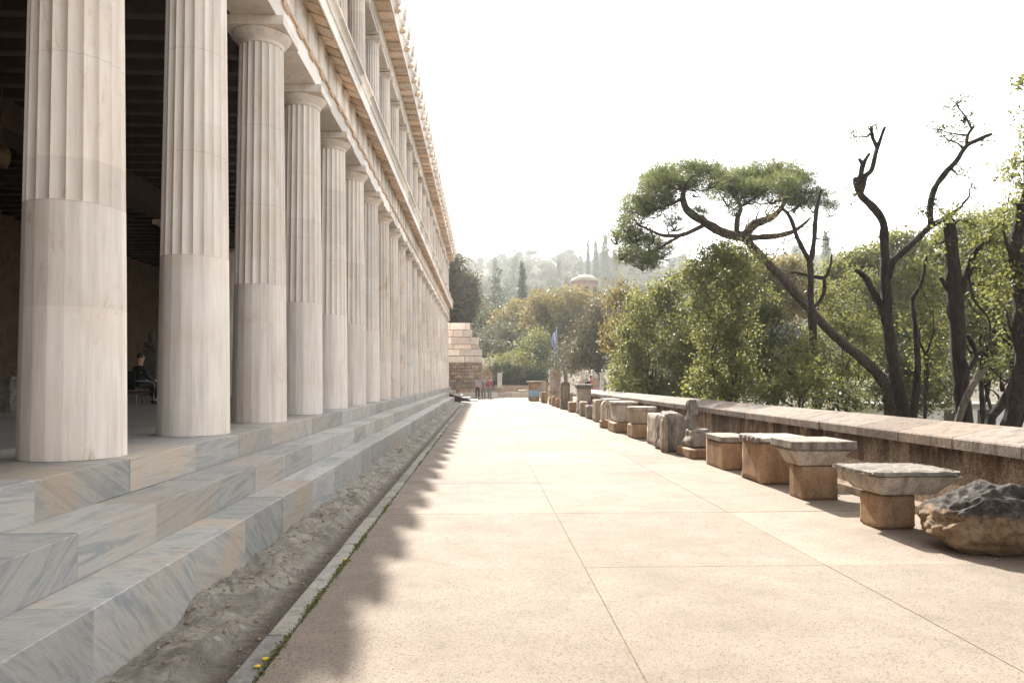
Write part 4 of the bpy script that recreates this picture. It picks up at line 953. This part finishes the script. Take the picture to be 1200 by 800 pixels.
bare_tree('thick dark trunk rising straight behind the parapet with a leafy head',12.5,(1130,540),[
 ([(1133,570),(1131,505),(1127,460),(1123,405),(1119,350),(1116,305),(1113,262)],[12,9.6,8.8,8.4,8.6,7.6,6]),
 ([(1119,355),(1128,335),(1136,315),(1140,300),(1150,288),(1162,282)],[5,4.8,4.5,3.4,2.4,1.4]),
 ([(1127,440),(1137,430),(1143,418),(1141,405),(1133,392)],[3,3,3,2.6,2]),([(1143,418),(1150,412),(1157,418)],[2.6,2.2,1.4]),
 ([(1117,345),(1108,335),(1102,325)],[3,2.6,1.6]),([(1135,318),(1141,350),(1158,372),(1160,392)],[1.2,1.2,1.2,.8])],
 [(1112,252,16,10),(1138,262,22,12),(1160,285,26,16),(1150,315,22,18),(1098,285,14,12),(1172,262,16,14),(1170,330,22,22)],dens=75,sig=.17,per=14)
bare_tree('dark curving tree trunk at the right edge of the view',11.0,(1182,540),[
 ([(1178,580),(1182,510),(1190,470),(1197,425),(1194,385),(1196,345),(1192,310),(1190,285),(1197,250),(1206,215),(1210,170)],[12,9.5,8.6,8,8,7.6,7.6,7,6,5,3.6]),
 ([(1192,310),(1181,290),(1176,270)],[3,2.2,1.4]),([(1193,400),(1184,385),(1180,365)],[2,1.6,1])],
 [(1190,190,8,18),(1196,215,7,20),(1192,240,9,14),(1203,165,8,14),(1199,100,5,6),(1200,270,12,22),(1190,330,18,30),(1205,380,14,30)],dens=90,sig=.14,per=12,leafm='leaf_green',lsize=.08)
bare_tree('slender leaning pole of a tree just behind the parapet coping',12.0,(1120,505),[([(1112,540),(1122,497),(1130,472),(1142,448),(1154,434)],[5,4,4,3.6,2.6])],None,barkm='bark_grey')
bare_tree('thin dark sapling trunk curving up to the right near the right edge',13.0,(1158,505),[([(1150,545),(1157,505),(1163,488),(1176,470),(1184,452),(1192,428)],[6,5.5,5,5,4,3])],[(1160,430,20,12),(1180,418,22,16)],dens=60,sig=.16,per=12,leafm='leaf_dark')
bare_tree('thin upright dark stem between two thick trunks behind the parapet',14.5,(1153,505),[([(1153,550),(1153,500),(1151,470),(1150,440),(1152,410)],[4,3,2.8,2.5,1.6])],None)

# --- leafy bushes and small trees behind the parapet
GB=None
def bush(label,Y,base_px,lob,leafm,size=.10,dens=34,sig=.24,per=24,r=.07,sh=.45,name='leafy_tree',aspect=.55):
    b=at(base_px,480,Y); b.z=-1.85
    return make_tree(name,label,'tree',b,lobes_px(lob,Y),leafm,'bark_dark',size*1.1,dens*2.3,sig*.72,int(per*1.5),r,sh,aspect=aspect)
bush('bushy green growth hiding the foot of the forked stump tree',18.5,940,[(946,412,20,20),(930,440,30,28),(958,446,20,22),(905,455,24,20)],'leaf_green',.085,38,.2,22,r=.05,name='shrub')
bush('dark low shrub between the leaning trunk foot and the S bent tree',19,1000,[(996,464,24,14),(970,466,24,14)],'leaf_dark',.085,44,.18,22,r=.05,name='shrub')
bush('leafy tree head covering the fork of the umbrella pine trunk',21.5,858,[(835,300,20,12),(862,294,20,13),(884,306,15,14),(850,318,30,16),(820,325,20,16),(868,335,22,18),(848,352,30,24),(835,385,28,26),(862,385,24,26),(850,420,34,26),(835,450,34,24),(868,452,28,22)],'leaf_green',.095,40,.2,22,r=.05)
bush('wide sunlit yellow green tree left of the bush mass above the parapet',31,752,[(745,392,26,30),(762,352,26,20),(785,338,24,16),(790,380,32,34),(735,430,20,34),(775,432,34,36),(812,420,24,40)],'leaf_green',.12,30,.28,22)
bush('broad bushy tree with a dark shaded face in the middle of the mass',28,848,[(822,318,26,18),(850,300,24,14),(872,316,26,20),(838,350,38,28),(880,360,34,26),(822,400,34,36),(862,402,40,40),(840,440,50,32)],'leaf_green',.105,38,.22,26)
bush('low dark green bush under the leaning pine trunk',26.5,905,[(905,372,20,18),(915,415,34,34),(890,445,36,30),(938,440,28,36)],'leaf_dark',.095,40,.2,24)
bush('sunlit bushy tree between the leaning pine trunk and the S bent tree',26,990,[(975,345,22,18),(1005,330,22,18),(992,375,30,28),(962,395,22,24),(1012,395,24,28),(975,438,30,34),(1010,450,26,30)],'leaf_green',.09,40,.2,22)
bush('green tree filling the gap right of the S bent trunk',19,1085,[(1072,318,20,16),(1092,335,24,22),(1078,368,26,26),(1098,385,18,26),(1088,420,22,22)],'leaf_green',.09,36,.19,20)
bush('airy pale leaved tree behind the right hand trunks',21,1160,[(1150,290,30,22),(1185,285,26,26),(1165,345,30,28),(1192,360,28,32),(1155,395,28,22),(1195,410,26,22),(1100,300,22,18),(1105,345,18,24),(1130,330,24,26),(1125,375,26,24),(1175,430,26,16),(1140,430,20,14)],'leaf_dark',.10,40,.22,18)
bush('dark undergrowth shrub low behind the S bent tree',24,1075,[(1055,425,24,26),(1085,448,24,18),(1045,465,22,22),(1108,455,14,20),(1075,470,30,14)],'leaf_dark',.10,38,.22,22,name='shrub')
bush('tall leafy tree crowding the right edge behind the curving trunk',14,1190,[(1186,210,13,16),(1199,178,8,22),(1202,140,7,18),(1190,235,16,20),(1178,262,20,18),(1200,280,20,26),(1172,300,18,20),(1195,330,22,26),(1168,350,16,20),(1190,380,22,24)],'leaf_green',.075,40,.15,20)
bush('small dark shrub beside the right hand curving trunk',15,1178,[(1170,432,18,12),(1192,440,16,14),(1150,445,12,8)],'leaf_dark',.08,40,.15,16,name='shrub',r=.05)
bush('tall pale leafy tree far behind the S bent trunk',42,1050,[(1020,305,30,16),(1060,290,30,18),(1040,340,40,26),(990,325,28,22),(1080,330,34,30),(1030,385,40,30),(1070,400,40,30),(1090,440,40,22)],'leaf_green',.17,34,.36,20,r=.14)
bush('tall sunlit tree far behind the thick trunks at right',46,1150,[(1130,275,34,22),(1175,268,34,24),(1150,330,44,32),(1200,330,36,40),(1120,380,40,30),(1180,390,44,34),(1140,420,40,22),(1200,300,30,40)],'leaf_green',.18,34,.4,20,r=.16)
bush('round yellowing tree behind the middle of the bush mass',40,900,[(880,318,34,16),(925,322,30,20),(905,350,40,24),(955,355,26,22)],'leaf_yellow',.16,26,.34,20,r=.13)
bush('pink tinged tree just right of the olive behind the parapet',37,735,[(730,345,18,16),(752,372,22,24),(722,392,14,24),(740,420,22,30)],'leaf_yellow',.14,26,.3,20,r=.12)
bush('sprawling green shrub at the foot of the parapet near its far end',33,752,[(735,452,22,14),(765,456,24,12),(795,458,24,14)],'leaf_green',.12,34,.22,20,name='shrub')

# --- olives and trees beyond the far end
def far(label,Y,basepx,lob,leafm,size,dens,sig,per,r,name='tree',barkm='bark_grey',gz_=None,shell=.5,aspect=.5):
    b=at(basepx,445,Y); b.z=tz(b.x,Y); return make_tree(name,label,'tree',b,lobes_px(lob,Y),leafm,barkm,size,dens,sig,per,r,shell,aspect=aspect)
far('large grey brown olive tree with twin trunks at the far end of the parapet',54,708,[(702,362,18,14),(694,382,26,20),(714,392,20,26),(682,405,24,18),(694,412,28,20),(676,425,16,12),(708,425,20,14)],'leaf_brownish',.20,26,.36,26,.22,'olive_tree',shell=.4)
far('autumn yellow tree with dark green lower branches behind the flag',82,648,[(640,355,20,14),(665,352,22,14),(690,358,20,14),(628,372,18,16),(655,378,26,20),(680,380,22,20),(662,400,24,16)],'leaf_yellow',.30,24,.5,22,.3)
far('dark green heart of the autumn tree, a bushy tree just in front of it',79,662,[(660,388,20,16),(675,372,14,14),(645,400,14,14),(668,410,18,12)],'leaf_dark',.28,22,.45,18,.25)
far('small golden tree left of the big autumn tree',95,600,[(590,372,16,10),(608,362,16,12),(602,380,20,10)],'leaf_yellow',.32,24,.5,18,.2)
far('pale round olive tree above the ivy bank',86,597,[(580,392,18,14),(602,388,18,12),(592,405,24,12)],'leaf_olive',.28,26,.45,22,.25,'olive_tree',shell=.4)
far('second pale olive tree in front of the first by the ruined wall',80,575,[(570,402,12,10),(584,408,12,8)],'leaf_olive',.26,26,.4,20,.2,'olive_tree')
far('bright green shrub above the ivy bank left of the flag',74,622,[(620,405,12,14),(632,398,10,12),(614,420,12,10),(640,412,8,10)],'leaf_green',.24,28,.36,18,.12,'shrub')
far('small dark bush under the flag',72,637,[(637,416,9,10),(634,424,8,6)],'leaf_cypress',.2,34,.25,22,.1,'shrub')
far('low yellow green shrub hanging over the ivy bank',71,600,[(585,422,16,8),(604,420,14,8),(625,428,18,6),(642,432,10,6)],'leaf_green',.2,34,.28,18,.08,'shrub')
far('pale olive shrub right of the flag behind the brick pier',62,656,[(652,425,10,12),(664,412,12,10),(650,438,8,8)],'leaf_olive',.2,30,.3,20,.1,'shrub')
far('dark brownish conifer towering behind the ruined wall beside the hall roof',76,537,[(532,312,10,12),(538,330,18,20),(548,345,15,20),(535,360,18,20),(545,368,12,14),(530,385,14,14)],'leaf_brownish',.30,34,.42,34,.35,'conifer',shell=.4)
# ivy bank
b=at(607,455,69); b.z=0
make_tree('ivy_bank','dense green ivy bank over the terrace behind the stele','hedge',b,[(b.x-1.6,69.3,1.9,1.7,.8,1.3),(b.x+.2,69.3,1.7,1.8,.8,1.2),(b.x+1.9,69.3,1.6,1.4,.8,1.1),(b.x-.7,69.2,1.0,2.2,.8,.9),(b.x+1.2,69.2,.9,1.9,.7,.8)],'ivy','bark_dark',.13,150,.14,26,.1,.55,limbs=False,crown='foliage')

# --- scattered pale ruins seen through the gaps
for k,(px,py,Y,sx_,sy_,sz_,lb) in enumerate([(568,419,78,3.0,1.2,.9,'white stone block above the left end of the ivy bank'),(602,421,77,1.6,1,.8,'small white stone block peeping over the ivy bank'),(686,434,64,.9,1,.8,'white marble block under the large olive tree'),(700,432,60,.9,.9,.8,'white marble piece with a dark hole under the olive')]):
    v=at(px,py,Y); zt=v.z; z0=tz(v.x,Y); o=empty('marble_block',(v.x,Y,max(z0,zt-sz_)-.05),lb,'marble block'); stone('block',M['white_ruin'],o,0,0,0,sx_,sy_,max(.5,sz_),wear=.06,amp=.04,n=8,seed=300+k)
    b_=MB()
    if zt-sz_>z0+.1: b_.chip(-sx_*.7,sx_*.7,-sy_*.6,sy_*.8,z0-zt+sz_-.3,-.01,.05,rc()); b_.build('plinth',M['rubble'],o)
sh_=empty('low_building',(29.5,46,-1.8),'low flat roofed building glimpsed between the right hand trunks','building')
mb=MB(); mb.box(-4.2,4.2,-.2,4,0,1.6); mb.build('wall',M['white_ruin'],sh_); mb=MB(); mb.box(-4.6,4.6,-.6,4.4,1.602,1.78); mb.build('roof',M['kerb_stone'],sh_)
for q in(-2.6,0.4,2.6): mb=MB(); mb.box(q-.5,q+.5,-.23,-.201,.1,1.4); mb.build('doorway',M['dark_wood'],sh_)
for k,(px,Y,sx_,sz_,lb) in enumerate([(1086,34,1.0,.9,'pale stone lump seen left of the thick dark trunk'),(1100,32,.8,.6,'small pale stone left of the thick trunk'),(1165,30,2.2,.8,'long bright white block seen between the right hand trunks'),(770,50,3.0,1.3,'pale block glimpsed through the bushes low at left'),(915,45,2.4,1.0,'pale block behind the low dark bush')]):
    v=at(px,490,Y); o=empty('marble_block',(v.x,Y,-1.82),lb,'marble block'); stone('block',M['white_ruin'],o,0,0,0,sx_,.9,sz_,wear=.08,amp=.05,n=8,seed=320+k)

# --- wooded hillside
def proto(kind,seed):
    global RNG
    if kind=='round': l=[(random.uniform(-1.6,1.6),random.uniform(-1.6,1.6),random.uniform(3,6),random.uniform(1.6,2.6),random.uniform(1.6,2.6),random.uniform(1.2,2.0)) for _ in range(7)]; return clumps(l,16,.5,15,.5)[1],.42,'leaf_far',.22
    if kind=='pale': l=[(random.uniform(-1.5,1.5),random.uniform(-1.5,1.5),random.uniform(2.2,4),random.uniform(1.3,2.2),random.uniform(1.3,2.2),random.uniform(1.0,1.6)) for _ in range(7)]; return clumps(l,18,.42,15,.5)[1],.34,'leaf_far_pale',.2
    if kind=='pine': l=[(random.uniform(-2.2,2.2),random.uniform(-2.2,2.2),random.uniform(3.4,6.2),random.uniform(1.2,2.2),random.uniform(1.2,2.2),random.uniform(.6,1.1)) for _ in range(12)]; return clumps(l,22,.35,14,.4,.6)[1],.34,'leaf_far',.2
    if kind=='fir': l=[(random.uniform(-.3,.3),random.uniform(-.3,.3),2.0+i*1.35,2.3-i*.27,2.3-i*.27,.55) for i in range(8)]; return clumps(l,26,.25,14,.4,.6)[1],.34,'leaf_cypress',.2
    l=[(0,0,1.0+i*.95,(.35+.75*math.sin(math.pi*min(1,(i+1.6)/12)))*.85,(.35+.75*math.sin(math.pi*min(1,(i+1.6)/12)))*.85,.8) for i in range(10)]
    return clumps(l,90,.13,16,.4)[1],.22,'leaf_cypress',.15
PR={}
for kind,cnt in (('round',3),('pale',3),('pine',3),('fir',2),('cypress',2)):
    for k in range(cnt):
        Q,sz_,mt,tr=proto(kind,k); me=leaves('crown',Q,sz_,.55); me.materials.append(M[mt]); mb=MB(); zt=Q[:,2].mean()
        mb.tube(wobble((0,0,-1),(0,0,zt),4,.04,k),[tr,tr*.9,tr*.8,tr*.7,tr*.4],7,.2)
        if kind in('pine','round'):
            for i in range(5): q=Q[RNG.integers(len(Q))]; mb.tube(wobble((0,0,zt*.55),q,3,.1,i),[tr*.5,tr*.4,tr*.3,tr*.15],5)
        tm=mb.mesh('trunk'); tm.materials.append(M['bark_grey']); PR[kind,k]=(me,tm)
def plant(kind,k,x,y,s,label,group=None,name=None,sx_=None,h=None):
    me,tm=PR[kind,k]; nm={'round':'broadleaf_tree','pale':'olive_tree','pine':'pine_tree','fir':'conifer','cypress':'cypress'}[kind]
    r=empty(name or nm,(x,y,tz(x,y)-.1),label,'tree',group,random.uniform(0,6)); r.scale=(sx_ or s,sx_ or s,h or s)
    link('crown',me,None,r); link('trunk',tm,None,r); return r
LB={'round':'hazy dark green broadleaf tree on the wooded hillside','pale':'hazy pale olive tree on the wooded hillside','pine':'hazy flat topped pine on the wooded hillside','fir':'hazy pointed conifer on the wooded hillside'}
cnt=0; tries=0; placed=[]
while cnt<230 and tries<6000:
    tries+=1; y=random.uniform(100,430); xr=(random.uniform(525,760) if random.random()<.72 else random.uniform(760,1150)); x=(xr-566)/F*y
    if abs(x-20.8)<8 and 138<y<158: continue
    if y<150 and 640<xr<720: continue
    if any((x-a_)**2+(y-b_)**2<(3.2+y*.006)**2 for a_,b_ in placed): continue
    placed.append((x,y)); kind=random.choices(['round','pale','pine','fir'],[.4,.34,.18,.08])[0]; k=random.randrange(3 if kind!='fir' else 2)
    plant(kind,k,x,y,random.uniform(.85,1.35),LB[kind],{'round':'broadleaf trees on the hillside','pale':'olive trees on the hillside','pine':'pines on the hillside','fir':'conifers on the hillside'}[kind]); cnt+=1
def cyp(px,ptop,Y,wpx,label,k=0,kind='cypress'):
    v=at(px,ptop,Y); z0=tz(v.x,Y); hh=(v.z-z0)/(10.4 if kind=='cypress' else 12.0); wd=wpx*Y/F/(2.0 if kind=='cypress' else 4.6)
    plant(kind,k,v.x,Y,1,label,None,sx_=wd,h=hh)
cyp(612,305,130,12,'single dark cypress standing clear left of the church')
cyp(689,279,300,6,'very narrow cypress on the skyline, left of the taller pair',1)
cyp(698,278,300,7,'narrow cypress on the skyline in the middle of the cluster of three',0)
cyp(709,275,300,11,'broader pointed cypress on the skyline at the right of the cluster',1)
cyp(680,287,300,10,'ragged conifer on the skyline left of the cypress cluster',0,'fir')
cyp(602,284,290,17,'tall ragged conifer crowning the skyline above the single cypress',1,'fir')
cyp(549,287,300,9,'thin conifer on the skyline close to the hall roof',0,'fir')
cyp(580,300,280,8,'dark cypress on the hillside between the brown conifer and the single cypress',1)
cyp(655,302,300,8,'dark cypress just left of the ragged conifer on the skyline',0)
cyp(664,322,220,9,'dark pointed conifer on the slope left of the church dome',0,'fir')
cyp(720,292,310,9,'small cypress right of the skyline cypress cluster',0)
cyp(968,270,260,13,'narrow cypress seen in the gap right of the forked stump tree',0)
# scrub that reads as one mass under the trees
lob=[]
for i in range(1500):
    y=random.uniform(98,440); xr=random.uniform(515,1180); x=(xr-566)/F*y; s_=random.uniform(1.2,2.8)*(.7+y/450); lob.append((x,y,tz(x,y)+s_*.45,s_,s_,s_*.75))
Q=clumps(lob,9,.55,13,.6)[1]; o=link('scrub',leaves('scrub',Q,.50,.6),M['leaf_far']); tag(o,'mixed scrub and low trees covering the hillside','scrub',kind='stuff')
# undergrowth behind the parapet
lob=[]
for i in range(420):
    y=random.uniform(12,60); x=random.uniform(6.6,8+y*.62); s_=random.uniform(.35,.8)
    if x/y>.575 and random.random()<.75: continue
    if x/y<.56: s_*=1.0+min(.9,y/45); lob.append((x,y,-1.7+s_*.4,s_,s_,s_*.6))
Q=clumps(lob,30,.16,14,.4)[1]; o=link('undergrowth',leaves('undergrowth',Q,.11,.5),M['leaf_dark']); tag(o,'low undergrowth on the bank below the parapet','undergrowth',kind='stuff')
# weeds in the kerb joint
P_=[]
y=2.6
while y<22:
    k=int(abs(noise.noise(Vector((y*1.1,0,4))))*70*(1.3 if y<9 else .5)); 
    for _ in range(k): P_.append((-1.135+random.gauss(0,.012),y+random.gauss(0,.06),random.uniform(-.008,.01)))
    y+=.1
o=link('weeds',leaves('weeds',np.array(P_),.022,.5,elong=np.array([0,0,.6])),M['leaf_green']); tag(o,'small green weeds growing in the joint beside the kerb','weeds',kind='stuff')
for k,(px,py,lb) in enumerate([(302,782,'small yellow flower at the very bottom of the kerb joint'),(311,773,'yellow flower just above the lowest one in the kerb joint'),(404,656,'yellow flower in the kerb joint beside the first cross joint')]):
    a_=-(H-.01)/ (at(px,py,1).z-H); v=at(px,py,a_); f=empty('yellow_flower',(v.x,v.y,.0),lb,'flower'); mb=MB(); mb.tube([(0,0,-.02),(0,0,.012)],.002,5); mb.build('stem',M['leaf_green'],f)
    mb=MB(); mb.lathe([(.002,.010),(.015,.014),(.018,.022),(.006,.024)],seg=9,smooth=False); mb.build('petals',M['yellow_leaf'],f)

# loose stones and dry leaves in the gutter and along the parapet foot
mb=MB()
for i in range(900):
    y=2.2+abs(random.gauss(0,1))*7; x=random.uniform(-2.0,-1.3) if random.random()<.9 else random.uniform(4.2,4.8); r_=random.choice([.004,.006,.008,.012,.02])*random.uniform(.6,1.2)
    z=(gutter_z(x,y) if x<0 else 0)+r_*.35; vs=[]
    for k in range(6): d=[(1,0,0),(-1,0,0),(0,1,0),(0,-1,0),(0,0,.7),(0,0,-.7)][k]; q=random.uniform(.7,1.2)*r_; vs.append((x+d[0]*q,y+d[1]*q,z+d[2]*q))
    mb.add(vs,[(0,2,4),(2,1,4),(1,3,4),(3,0,4),(2,0,5),(1,2,5),(3,1,5),(0,3,5)],rc(),False)
tag(mb.build('pebbles',M['limestone_pale']),'loose pebbles and chips lying in the gutter','gravel',kind='stuff')
P_=[]
for i in range(200):
    y=2.5+abs(random.gauss(0,1))*9
    if random.random()<.55: x=random.uniform(-1.95,-1.28); z=gutter_z(x,y)+.006
    else: x=random.choice([random.uniform(4.3,4.82),4.8-abs(random.gauss(0,.25))]); z=.006
    P_.append((x,y,z))
P_=np.array(P_); lv=leaves('dry_leaves',P_,.035,.55,elong=None); cc=np.empty(len(lv.vertices)*3,np.float32); lv.vertices.foreach_get('co',cc); cc=cc.reshape(-1,4,3); cc[:,:,2]=cc[:,:1,2]+(cc[:,:,2]-cc[:,:1,2])*.25; cc[:,:,2]=np.maximum(cc[:,:,2],cc[:,:1,2]-.002); lv.vertices.foreach_set('co',cc.ravel()); lv.update()
leafmat('leaf_dry',(.07,.04,.02),(.20,.12,.06),(.2,.12,.05),.15)
tag(link('dry_leaves',lv,M['leaf_dry']),'dry brown leaves blown into the gutter and against the parapet','fallen leaves',kind='stuff')

# ------------------------------------------------------------------ haze
mb=MB(); mb.box(-440,540,-180,720,-12,96); hm=bpy.data.materials.new('haze'); hm.use_nodes=True; t_=hm.node_tree; t_.nodes.clear()
ou=t_.nodes.new('ShaderNodeOutputMaterial'); pv=t_.nodes.new('ShaderNodeVolumePrincipled'); pv.inputs['Color'].default_value=(.93,.96,.97,1); pv.inputs['Density'].default_value=.00036; pv.inputs['Anisotropy'].default_value=.5
t_.links.new(pv.outputs[0],ou.inputs['Volume']); o=mb.build('haze',hm); tag(o,'thin bright haze in the air','haze',kind='stuff')
